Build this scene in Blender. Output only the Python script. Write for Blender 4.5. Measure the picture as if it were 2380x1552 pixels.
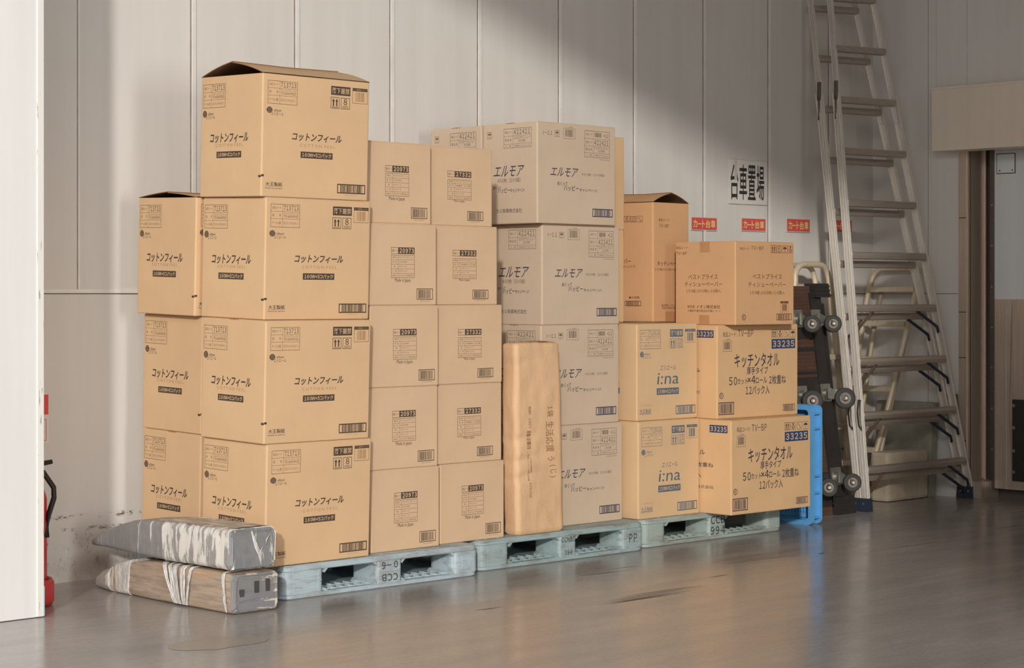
import bpy, bmesh, math, random
from mathutils import Vector, Matrix, noise

random.seed(7)
for o in list(bpy.data.objects):
    bpy.data.objects.remove(o, do_unlink=True)
SC = bpy.context.scene
COL = SC.collection
R = math.radians

# ---------------------------------------------------------------- camera
cam_d = bpy.data.cameras.new('camera')
cam = bpy.data.objects.new('camera', cam_d)
COL.objects.link(cam)
cam.location = (0, 0, 1.257)
cam.rotation_euler = (R(90), 0, R(-44.547))
cam_d.sensor_width = 36.0
cam_d.lens = 72.06
cam_d.shift_y = -0.0395
cam_d.clip_start = 0.05
cam_d.clip_end = 200
SC.camera = cam

# ---------------------------------------------------------------- light
SC.view_settings.view_transform = 'Standard'
SC.view_settings.look = 'None'
SC.view_settings.gamma = 1.0
SC.view_settings.exposure = 0.0
SC.view_settings.use_curve_mapping = False

world = bpy.data.worlds.new('daylight')
SC.world = world
world.use_nodes = True
wb = world.node_tree.nodes['Background']
wb.inputs[0].default_value = (0.97, 0.98, 1.0, 1)
wb.inputs[1].default_value = 0.88

SUN_DIR = Vector((1.0, 0.93, -0.36))          # low daylight entering from the left front
sun_d = bpy.data.lights.new('sun', 'SUN')
sun_d.energy = 1.85
sun_d.angle = R(2.2)
sun_d.color = (1.0, 0.965, 0.92)
sun = bpy.data.objects.new('sun', sun_d)
COL.objects.link(sun)
sun.location = (-4, -3, 8)
sun.rotation_euler = SUN_DIR.to_track_quat('-Z', 'Y').to_euler()

door_d = bpy.data.lights.new('dock_door_daylight', 'AREA')   # skylight through the open dock door
door_d.shape = 'RECTANGLE'
door_d.size = 5.5
door_d.size_y = 2.6
door_d.energy = 260
door_d.color = (1.0, 0.975, 0.95)
door = bpy.data.objects.new('dock_door_daylight', door_d)
COL.objects.link(door)
door.location = (-2.2, -1.6, 5.7)
door.rotation_euler = Vector((0.95, 0.9, -0.36)).to_track_quat('-Z', 'Y').to_euler()

front_fill_d = bpy.data.lights.new('front_fill_lamp', 'AREA')      # fill lamp added out of view to lift the shaded left wall
front_fill_d.shape = 'RECTANGLE'
front_fill_d.size = 2.0
front_fill_d.size_y = 3.0
front_fill_d.energy = 460
front_fill_d.color = (1.0, 0.985, 0.97)
front_fill = bpy.data.objects.new('front_fill_lamp', front_fill_d)
COL.objects.link(front_fill)
front_fill.location = (2.9, -6.8, 2.0)
front_fill.rotation_euler = Vector((0.17, 1.0, 0.0)).to_track_quat('-Z', 'Y').to_euler()

# ---------------------------------------------------------------- materials
def lin(r, g, b):
    f = lambda c: c / 12.92 if c <= 0.04045 else ((c + 0.055) / 1.055) ** 2.4
    return (f(r / 255), f(g / 255), f(b / 255), 1)

class NT:
    def __init__(s, name):
        s.m = bpy.data.materials.new(name)
        s.m.use_nodes = True
        s.t = s.m.node_tree
        s.b = s.t.nodes['Principled BSDF']
    def n(s, typ, **k):
        nd = s.t.nodes.new(typ)
        for a, v in k.items():
            if a == 'ins':
                for i, x in v.items():
                    nd.inputs[i].default_value = x
            else:
                setattr(nd, a, v)
        return nd
    def l(s, a, b):
        s.t.links.new(a, b)
    def coord(s, scale=(1, 1, 1), rot=(0, 0, 0), kind='Object'):
        tc = s.n('ShaderNodeTexCoord')
        mp = s.n('ShaderNodeMapping')
        mp.inputs['Scale'].default_value = scale
        mp.inputs['Rotation'].default_value = rot
        s.l(tc.outputs[kind], mp.inputs[0])
        return mp.outputs[0]
    def noise(s, vec, scale, detail=4, rough=0.55):
        nd = s.n('ShaderNodeTexNoise', ins={'Scale': scale, 'Detail': detail, 'Roughness': rough})
        s.l(vec, nd.inputs['Vector'])
        return nd.outputs['Fac']
    def ramp(s, fac, stops):
        nd = s.n('ShaderNodeValToRGB')
        e = nd.color_ramp.elements
        while len(e) < len(stops):
            e.new(0.5)
        for el, (p, c) in zip(e, stops):
            el.position = p
            el.color = c if len(c) == 4 else (*c, 1)
        s.l(fac, nd.inputs[0])
        return nd.outputs[0]
    def mix(s, fac, a, b, mode='MIX'):
        nd = s.n('ShaderNodeMix', data_type='RGBA', blend_type=mode)
        for src, i in ((fac, 0), (a, 6), (b, 7)):
            if hasattr(src, 'links'):
                s.l(src, nd.inputs[i])
            else:
                nd.inputs[i].default_value = src
        return nd.outputs[2]
    def bump(s, h, strength=0.2, dist=0.01):
        nd = s.n('ShaderNodeBump', ins={'Strength': strength, 'Distance': dist})
        s.l(h, nd.inputs['Height'])
        s.l(nd.outputs[0], s.b.inputs['Normal'])
    def col(s, c):
        if hasattr(c, 'links'):
            s.l(c, s.b.inputs['Base Color'])
        else:
            s.b.inputs['Base Color'].default_value = c
    def set(s, rough=0.6, metal=0.0, spec=0.5):
        s.b.inputs['Roughness'].default_value = rough
        s.b.inputs['Metallic'].default_value = metal
        s.b.inputs['Specular IOR Level'].default_value = spec

BW = ((0, 0, 0), (1, 1, 1))
def scale_c(c, k):
    return (min(1, c[0] * k), min(1, c[1] * k), min(1, c[2] * k), 1)

def mat_flat(name, c, rough=0.7, metal=0.0, spec=0.35, var=0.06, ns=9):
    t = NT(name)
    f = t.noise(t.coord(), ns)
    t.col(t.ramp(f, [(0.3, scale_c(c, 1 - var)), (0.7, scale_c(c, 1 + var))]))
    t.set(rough, metal, spec)
    return t.m

def mat_card(name, c):
    t = NT(name)
    blot = t.noise(t.coord((2, 2, 2)), 2.2, 5)
    base = t.ramp(blot, [(0.3, scale_c(c, 0.955)), (0.7, scale_c(c, 1.04))])
    flute = t.noise(t.coord((260, 260, 14)), 1.0, 2)
    fl = t.ramp(flute, [(0.3, (0.985, 0.985, 0.985)), (0.7, (1.01, 1.01, 1.01))])
    t.col(t.mix(1.0, base, fl, 'MULTIPLY'))
    t.bump(t.noise(t.coord((260, 260, 60)), 1.0, 2), 0.06, 0.002)
    t.set(0.78, 0, 0.22)
    return t.m

M = {}
M['kraft'] = mat_card('kraft_board', lin(217, 180, 139))
M['kraft_pale'] = mat_card('kraft_board_pale', lin(216, 183, 148))
M['greyboard'] = mat_card('kraft_board_grey', lin(207, 184, 158))
M['straw'] = mat_card('kraft_board_straw', lin(220, 185, 143))
M['towel'] = mat_card('kraft_board_gold', lin(220, 180, 134))
M['tan'] = mat_card('kraft_board_brown', lin(216, 169, 124))
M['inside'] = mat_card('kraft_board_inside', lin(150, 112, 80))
M['tape_tan'] = mat_flat('kraft_tape', lin(196, 146, 100), 0.4, 0, 0.5)

INK = {
    'k': mat_flat('black_ink', lin(80, 66, 55), 0.8, var=0.1),
    'm': mat_flat('worn_ink', lin(124, 98, 72), 0.8, var=0.1),
    'f': mat_flat('faint_ink', lin(172, 136, 96), 0.8),
    'g': mat_flat('grey_ink', lin(112, 95, 82), 0.8),
    'b': mat_flat('navy_ink', lin(66, 68, 88), 0.8),
    'c': mat_flat('slate_blue_ink', lin(92, 108, 121), 0.8),
    'B': mat_flat('blue_ink', lin(48, 70, 110), 0.8),
    'n': mat_flat('dark_navy_ink', lin(66, 62, 74), 0.8),
    'd': mat_flat('brown_ink', lin(96, 66, 46), 0.8),
}
INK_KEYS = list(INK)

def mat_wall(name, c, stains=False):
    t = NT(name)
    big = t.noise(t.coord((1, 1, 0.5)), 1.3, 5)
    base = t.ramp(big, [(0.3, scale_c(c, 0.955)), (0.72, scale_c(c, 1.02))])
    streak = t.noise(t.coord((7, 7, 0.35)), 1.6, 5)
    s2 = t.ramp(streak, [(0.32, (0.95, 0.945, 0.94)), (0.62, (1.0, 1.0, 1.0))])
    c2 = t.mix(1.0, base, s2, 'MULTIPLY')
    if stains:
        geo = t.n('ShaderNodeNewGeometry')
        sep = t.n('ShaderNodeSeparateXYZ')
        t.l(geo.outputs['Position'], sep.inputs[0])
        def band(z0, z1, soft, thr0, thr1, sc, xs):
            up = t.n('ShaderNodeMapRange', ins={1: z0 - soft, 2: z0 + soft})
            dn = t.n('ShaderNodeMapRange', ins={1: z1 - soft, 2: z1 + soft, 3: 1.0, 4: 0.0})
            t.l(sep.outputs[2], up.inputs[0]); t.l(sep.outputs[2], dn.inputs[0])
            mu = t.n('ShaderNodeMath', operation='MULTIPLY')
            t.l(up.outputs[0], mu.inputs[0]); t.l(dn.outputs[0], mu.inputs[1])
            nz = t.ramp(t.noise(t.coord(xs, kind='Object'), sc, 6, 0.7), [(thr0, (0, 0, 0)), (thr1, (1, 1, 1))])
            m2 = t.n('ShaderNodeMath', operation='MULTIPLY')
            t.l(mu.outputs[0], m2.inputs[0]); t.l(nz, m2.inputs[1])
            return m2.outputs[0]
        dark = lin(92, 80, 70)
        c2 = t.mix(band(0.270, 0.290, 0.005, 0.53, 0.60, 20, (1, 1, 2.2)), c2, dark)
        c2 = t.mix(band(0.220, 0.234, 0.005, 0.51, 0.60, 17, (1, 1, 2.2)), c2, dark)
        c2 = t.mix(band(0.06, 0.20, 0.02, 0.55, 0.72, 26, (1.3, 1.3, 0.7)), c2, dark)
        c2 = t.mix(band(0.0, 0.10, 0.03, 0.45, 0.75, 5, (1, 1, 0.5)), c2, lin(172, 156, 140))
        c2 = t.mix(band(0.4, 1.2, 0.05, 0.735, 0.75, 22, (1, 1, 0.6)), c2, lin(120, 108, 98))
    t.col(c2)
    t.bump(t.noise(t.coord((1, 1, 1)), 260, 2), 0.04, 0.002)
    t.set(0.55, 0, 0.35)
    return t.m

M['wall'] = mat_wall('wall_paint', lin(224, 219, 211), True)
M['wall_side'] = mat_wall('wall_paint_side', lin(226, 222, 216))
M['deck'] = mat_flat('dark_roof_deck', lin(112, 106, 100), 0.8)
M['panel'] = mat_wall('white_panel', lin(229, 227, 223))
M['trim'] = mat_flat('seam_cover', lin(232, 227, 219), 0.45)
def mat_worn():
    t = NT('worn_edge_paint')
    f = t.noise(t.coord((30, 30, 5)), 2.0, 6, 0.7)
    t.col(t.ramp(f, [(0.60, lin(228, 224, 218)), (0.66, lin(176, 160, 132))]))
    t.set(0.5, 0, 0.35)
    return t.m
M['worn'] = mat_worn()
M['gap'] = mat_flat('seam_line', lin(150, 139, 130), 0.8, var=0.2, ns=14)  # thin dark lines along the panel seams and their covers
M['gap_dark'] = mat_flat('dark_gap', lin(98, 88, 80), 0.8)

def mat_floor():
    t = NT('polished_floor')
    v = t.coord((0.55, 2.6, 1), (0, 0, R(-6)))
    big = t.noise(v, 1.6, 7, 0.62)
    a = lin(154, 148, 143); b = lin(173, 165, 159)
    base = t.ramp(big, [(0.3, a), (0.7, b)])
    streak = t.noise(t.coord((0.7, 11, 1), (0, 0, R(-9))), 2.2, 6, 0.7)
    sm = t.ramp(streak, [(0.28, (0.70, 0.68, 0.66)), (0.43, (1, 1, 1))])
    c = t.mix(0.55, base, t.mix(1.0, base, sm, 'MULTIPLY'))
    spots = t.noise(t.coord((3, 9, 1), (0, 0, R(-8))), 8, 4, 0.6)
    sp = t.ramp(spots, [(0.31, (0.42, 0.37, 0.33)), (0.355, (1, 1, 1))])
    c = t.mix(0.5, c, t.mix(1.0, c, sp, 'MULTIPLY'))
    fine = t.ramp(t.noise(t.coord((6, 14, 1)), 6, 8, 0.75), [(0.33, (0.72, 0.69, 0.66)), (0.48, (1, 1, 1))])
    c = t.mix(0.8, c, t.mix(1.0, c, fine, 'MULTIPLY'))
    t.col(c)
    rr = t.noise(t.coord((0.6, 3, 1)), 3.0, 5)
    mr = t.n('ShaderNodeMapRange', ins={1: 0.3, 2: 0.7, 3: 0.15, 4: 0.27})
    t.l(rr, mr.inputs[0]); t.l(mr.outputs[0], t.b.inputs['Roughness'])
    t.b.inputs['Specular IOR Level'].default_value = 0.55
    t.bump(t.noise(t.coord((1, 1, 1)), 14, 4), 0.05, 0.01)
    return t.m
M['floor'] = mat_floor()
M['skid'] = mat_flat('rubber_skid', lin(84, 74, 66), 0.5, var=0.25, ns=30)
M['scrape'] = mat_flat('floor_patch', lin(160, 149, 136), 0.3, var=0.08, ns=30)

def mat_pallet(name, c, dirt):
    t = NT(name)
    f = t.noise(t.coord((1.5, 4, 6)), 4, 7, 0.7)
    base = t.ramp(f, [(0.36, dirt), (0.52, c), (0.8, scale_c(c, 1.08))])
    f2 = t.noise(t.coord((3, 3, 26)), 3, 5, 0.7)
    s = t.ramp(f2, [(0.33, (0.62, 0.58, 0.52)), (0.43, (1, 1, 1))])
    t.col(t.mix(0.7, base, t.mix(1.0, base, s, 'MULTIPLY')))
    t.bump(f, 0.15, 0.004)
    t.set(0.5, 0, 0.4)
    return t.m
M['pallet_a'] = mat_pallet('pallet_plastic_blue', lin(178, 193, 199), lin(158, 162, 160))
M['pallet_b'] = mat_pallet('pallet_plastic_teal', lin(160, 178, 178), lin(142, 146, 141))
M['pallet_c'] = mat_pallet('pallet_plastic_green', lin(164, 177, 170), lin(148, 148, 138))
M['stencil'] = mat_flat('stencil_paint', lin(62, 66, 68), 0.7, var=0.2, ns=60)

def mat_metal(name, c, rough, var=0.08, sc=(3, 3, 60), metal=0.85):
    t = NT(name)
    f = t.noise(t.coord(sc), 2, 4)
    t.col(t.ramp(f, [(0.3, scale_c(c, 1 - var)), (0.7, scale_c(c, 1 + var))]))
    t.set(rough, metal, 0.5)
    return t.m
M['alu'] = mat_metal('aluminium', lin(226, 219, 208), 0.36, sc=(40, 40, 2), metal=0.35)
M['alu_rung_shaded'] = mat_metal('aluminium_rung_shaded', lin(176, 164, 151), 0.45, sc=(2, 40, 40), metal=0.5)  # darker than the rails: shade on the rungs is put into the colour
M['gold'] = mat_metal('gold_anodised', lin(214, 198, 170), 0.5, sc=(30, 30, 2), metal=0.2)
M['steel'] = mat_metal('stainless', lin(214, 196, 178), 0.42, sc=(40, 40, 1.5), metal=0.6)
M['steel_dark'] = mat_metal('dark_steel', lin(118, 108, 100), 0.5)
M['galv'] = mat_metal('galvanised', lin(170, 168, 158), 0.42, sc=(9, 9, 9), var=0.15)
M['brace'] = mat_flat('blue_black_plastic', lin(46, 54, 68), 0.5)
M['brace_brown'] = mat_flat('brown_strut', lin(110, 92, 76), 0.5)
M['rubber'] = mat_flat('rubber', lin(62, 60, 57), 0.65, var=0.15)
M['black'] = mat_flat('black_plastic', lin(50, 46, 43), 0.5, var=0.15)
M['brownmesh'] = mat_flat('brown_plastic', lin(92, 66, 54), 0.6, var=0.12)
M['blue'] = mat_flat('blue_plastic', lin(100, 170, 224), 0.38, var=0.05)
M['red'] = mat_flat('red_paint', lin(206, 60, 62), 0.35)
M['redink'] = mat_flat('red_vinyl', lin(224, 90, 84), 0.45, var=0.04)
M['yellowink'] = mat_flat('yellow_vinyl', lin(236, 214, 140), 0.45)
M['paper'] = mat_flat('white_paper', lin(228, 222, 213), 0.4, var=0.03)
M['film'] = mat_flat('laminate_edge', lin(212, 203, 192), 0.25, var=0.03)
M['blackink'] = mat_flat('poster_ink', lin(58, 55, 53), 0.6, var=0.3, ns=60)
M['cyan'] = mat_flat('cyan_tape', lin(150, 210, 216), 0.5)
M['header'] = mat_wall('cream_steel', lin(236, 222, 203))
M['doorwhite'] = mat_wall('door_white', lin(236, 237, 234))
M['concrete'] = mat_flat('concrete', lin(200, 184, 160), 0.9, var=0.14, ns=12)
M['slab'] = mat_flat('grey_board', lin(160, 157, 142), 0.9, var=0.12, ns=12)

def mat_bag():
    t = NT('kraft_paper')
    f = t.noise(t.coord((1, 1, 1)), 5, 5)
    c = lin(222, 182, 141)
    t.col(t.ramp(f, [(0.3, scale_c(c, 0.95)), (0.7, scale_c(c, 1.04))]))
    t.bump(t.noise(t.coord((1.5, 1.5, 1)), 13, 6, 0.6), 0.35, 0.012)
    t.set(0.6, 0, 0.3)
    return t.m
M['bag'] = mat_bag()

def mat_wood():
    t = NT('weathered_wood')
    v = t.coord((22, 1.6, 22))
    g = t.noise(v, 2.2, 8, 0.7)
    base = t.ramp(g, [(0.25, lin(110, 92, 76)), (0.5, lin(168, 148, 128)), (0.75, lin(192, 176, 160))])
    warm = t.noise(t.coord((3, 2.2, 8)), 1.7, 3)
    w = t.ramp(warm, [(0.56, (0, 0, 0)), (0.70, (0.75, 0.75, 0.75))])
    t.col(t.mix(w, base, t.mix(0.5, base, lin(204, 142, 84))))
    t.bump(g, 0.4, 0.006)
    t.set(0.8, 0, 0.25)
    return t.m
M['wood'] = mat_wood()

def mat_tapewrap(name, grey, white, amount, sc):
    t = NT(name)
    lines = t.noise(t.coord(sc), 1.0, 5, 0.65)
    m = t.ramp(lines, [(amount, (0, 0, 0)), (amount + 0.05, (1, 1, 1))])
    f = t.noise(t.coord((4, 4, 4)), 6, 5)
    g = t.ramp(f, [(0.3, scale_c(grey, 0.9)), (0.7, scale_c(grey, 1.08))])
    t.col(t.mix(m, g, white))
    t.bump(lines, 0.5, 0.006)
    t.set(0.45, 0, 0.45)
    return t.m
GREY = lin(146, 143, 141); PALE = lin(224, 218, 208)
M['duct_plain'] = mat_tapewrap('duct_tape', GREY, PALE, 0.625, (7, 42, 3))
M['duct_worn'] = mat_tapewrap('duct_tape_worn', lin(160, 155, 150), PALE, 0.455, (9, 34, 7))
M['duct_top'] = mat_tapewrap('duct_tape_top', lin(166, 157, 147), lin(214, 206, 195), 0.52, (34, 6, 6))
M['duct_end'] = mat_tapewrap('duct_tape_end', lin(132, 132, 132), PALE, 0.60, (26, 5, 4))
M['duct_end_b'] = mat_tapewrap('duct_tape_torn', lin(132, 130, 128), lin(208, 196, 180), 0.54, (6, 6, 24))
M['duct_black'] = mat_flat('black_tape', lin(74, 72, 72), 0.5)
M['duct_grey'] = mat_flat('grey_tape', lin(132, 132, 133), 0.45)
def mat_film():
    t = NT('crumpled_film')
    f = t.noise(t.coord((16, 16, 7)), 3, 6, 0.65)
    t.col(t.ramp(f, [(0.3, lin(176, 168, 158)), (0.65, lin(232, 228, 222))]))
    t.bump(f, 0.8, 0.01)
    t.set(0.3, 0, 0.6)
    return t.m
M['cling'] = mat_film()

# ---------------------------------------------------------------- mesh building
class MB:
    def __init__(s):
        s.v = []; s.f = []; s.mi = []; s.sm = []
    def add(s, vs, fs, mi=0, smooth=False):
        b = len(s.v)
        s.v += [tuple(p) for p in vs]
        for f in fs:
            s.f.append(tuple(i + b for i in f)); s.mi.append(mi); s.sm.append(smooth)
        return s
    def box(s, a, b, mi=0, bev=0.0, mat=None):
        (x0, y0, z0), (x1, y1, z1) = a, b
        if bev <= 0:
            vs = [(x0,y0,z0),(x1,y0,z0),(x1,y1,z0),(x0,y1,z0),(x0,y0,z1),(x1,y0,z1),(x1,y1,z1),(x0,y1,z1)]
            fs = [(0,3,2,1),(4,5,6,7),(0,1,5,4),(1,2,6,5),(2,3,7,6),(3,0,4,7)]
        else:
            bm = bmesh.new()
            bmesh.ops.create_cube(bm, size=1.0)
            for v in bm.verts:
                v.co = Vector((x0 + (v.co.x + .5) * (x1 - x0), y0 + (v.co.y + .5) * (y1 - y0), z0 + (v.co.z + .5) * (z1 - z0)))
            bmesh.ops.bevel(bm, geom=list(bm.edges), offset=bev, segments=2, affect='EDGES', profile=0.6)
            bm.verts.index_update()
            vs = [tuple(v.co) for v in bm.verts]
            fs = [tuple(v.index for v in f.verts) for f in bm.faces]
            bm.free()
        if mat is not None:
            vs = [tuple(mat @ Vector(p)) for p in vs]
        return s.add(vs, fs, mi)
    def frame(s, d):
        d = Vector(d).normalized()
        u = Vector((0, 0, 1)) if abs(d.z) < 0.9 else Vector((1, 0, 0))
        a = d.cross(u).normalized(); b = a.cross(d).normalized()
        return a, b
    def cyl(s, p0, p1, r0, r1=None, n=20, mi=0, caps=True, smooth=True):
        p0 = Vector(p0); p1 = Vector(p1); r1 = r0 if r1 is None else r1
        a, b = s.frame(p1 - p0)
        ring = lambda p, r: [p + (a * math.cos(2*math.pi*i/n) + b * math.sin(2*math.pi*i/n)) * r for i in range(n)]
        s.add(ring(p0, r0) + ring(p1, r1), [(i, (i+1) % n, n + (i+1) % n, n + i) for i in range(n)], mi, smooth)
        if caps:
            s.add(ring(p0, r0), [tuple(reversed(range(n)))], mi); s.add(ring(p1, r1), [tuple(range(n))], mi)
        return s
    def tube(s, pts, r, n=10, mi=0, flat=1.0, up=None):
        pts = [Vector(p) for p in pts]
        rs = r if isinstance(r, (list, tuple)) else [r] * len(pts)
        vs = []
        for i, p in enumerate(pts):
            d = (pts[min(i+1, len(pts)-1)] - pts[max(i-1, 0)]).normalized()
            if up is None:
                a, b = s.frame(d)
            else:
                a = Vector(up); a = (a - d * a.dot(d)).normalized(); b = d.cross(a)
            vs += [p + (a * math.cos(2*math.pi*k/n) * flat + b * math.sin(2*math.pi*k/n)) * rs[i] for k in range(n)]
        fs = []
        for i in range(len(pts) - 1):
            for k in range(n):
                k2 = (k + 1) % n
                fs.append((i*n+k, i*n+k2, (i+1)*n+k2, (i+1)*n+k))
        m = (len(pts)-1) * n
        fs += [tuple(reversed(range(n))), tuple(range(m, m+n))]
        return s.add(vs, fs, mi, True)
    def prism(s, prof, p0, p1, U, V, mi=0, smooth=False):
        p0 = Vector(p0); p1 = Vector(p1); U = Vector(U); V = Vector(V); n = len(prof)
        vs = [p + U * a + V * b for p in (p0, p1) for a, b in prof]
        fs = [(i, (i+1) % n, n + (i+1) % n, n + i) for i in range(n)]
        fs += [tuple(reversed(range(n))), tuple(range(n, 2*n))]
        return s.add(vs, fs, mi, smooth)
    def loft(s, rings, mi=0, smooth=True, cap=True):
        n = len(rings[0]); vs = [p for r in rings for p in r]
        fs = [(i*n+k, i*n+(k+1) % n, (i+1)*n+(k+1) % n, (i+1)*n+k) for i in range(len(rings)-1) for k in range(n)]
        s.add(vs, fs, mi, smooth)
        if cap:
            s.add(rings[0], [tuple(reversed(range(n)))], mi); s.add(rings[-1], [tuple(range(n))], mi)
        return s
    def build(s, name, mats, parent=None, org=None, fix=True):
        if org is None:
            org = getattr(parent, 'location', Vector()) if parent is not None else Vector()
        if parent is not None and parent.parent is not None:
            org = parent.parent.location
        o3 = Vector(org)
        me = bpy.data.meshes.new(name)
        me.from_pydata([tuple(Vector(p) - o3) for p in s.v], [], s.f)
        if not isinstance(mats, (list, tuple)):
            mats = [mats]
        for m in mats:
            me.materials.append(m)
        me.polygons.foreach_set('material_index', s.mi)
        me.polygons.foreach_set('use_smooth', s.sm)
        if fix:
            bm = bmesh.new(); bm.from_mesh(me)
            bmesh.ops.recalc_face_normals(bm, faces=bm.faces)
            bm.to_mesh(me); bm.free()
        me.update()
        o = bpy.data.objects.new(name, me)
        COL.objects.link(o)
        if parent is not None:
            o.parent = parent
        else:
            o.location = o3
        return o

def tag(o, label=None, cat=None, group=None, kind=None):
    if label: o['label'] = label
    if cat: o['category'] = cat
    if group: o['group'] = group
    if kind: o['kind'] = kind
    return o

def empty(name, loc, label=None, cat=None, group=None, rot=None):
    o = bpy.data.objects.new(name, None)
    o.empty_display_size = 0.1
    COL.objects.link(o)
    o.location = loc
    if rot: o.rotation_euler = rot
    return tag(o, label, cat, group)

def copy_tree(o, parent=None):
    c = o.copy(); COL.objects.link(c)
    if parent is not None: c.parent = parent
    for ch in [x for x in bpy.data.objects if x.parent == o]:
        copy_tree(ch, c)
    return c

# ---------------------------------------------------------------- lettering
_glyphs = {}
def letters(text, bold=0.0, shear=0.0):
    """flat outline of a line of text, scaled to the unit square (y up)"""
    key = (text, bold, shear)
    if key in _glyphs: return _glyphs[key]
    ascii_only = text in ('TS160W5P2D', 'COTTON FEEL', 'C O T T O N  F E E L', 'MADE IN JAPAN', 'elleair', 'Made in Japan', 'i:na')
    wide = lambda ch: (not ascii_only) and (ch.isdigit() or ch in 'WPVTBCN-')
    runs = []
    for ch in text:                                # Latin capitals and digits are set in the gothic face of the kana
        if runs and runs[-1][0] == wide(ch): runs[-1][1] += ch
        else: runs.append([wide(ch), ch])
    vs = []; fs = []; x = 0.0
    for w_, t in runs:
        cu = bpy.data.curves.new('lettering', 'FONT')
        cu.body = ''.join(chr(ord(ch) + 0xFEE0) for ch in t) if w_ else t
        cu.resolution_u = 2; cu.offset = bold; cu.shear = shear
        if w_: cu.space_character = 0.53
        ob = bpy.data.objects.new('lettering', cu); COL.objects.link(ob)
        me = bpy.data.meshes.new_from_object(ob.evaluated_get(bpy.context.evaluated_depsgraph_get()))
        pv = [(v.co.x, v.co.y) for v in me.vertices]; pf = [tuple(p.vertices) for p in me.polygons]
        bpy.data.objects.remove(ob); bpy.data.curves.remove(cu); bpy.data.meshes.remove(me)
        if not pv: x += .3; continue
        a = min(q[0] for q in pv); b = max(q[0] for q in pv); n0 = len(vs)
        vs += [(q[0] - a + x, q[1]) for q in pv]; fs += [tuple(k + n0 for k in f) for f in pf]
        x += b - a + .09
    if vs:
        x0 = min(v[0] for v in vs); x1 = max(v[0] for v in vs); y0 = min(v[1] for v in vs); y1 = max(v[1] for v in vs)
        if all(ch in 'ー－-' for ch in text): y0 -= .3; y1 += .3
        vs = [((q[0] - x0) / max(x1 - x0, 1e-6), (q[1] - y0) / max(y1 - y0, 1e-6)) for q in vs]
    _glyphs[key] = (vs, fs)
    return _glyphs[key]

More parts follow.
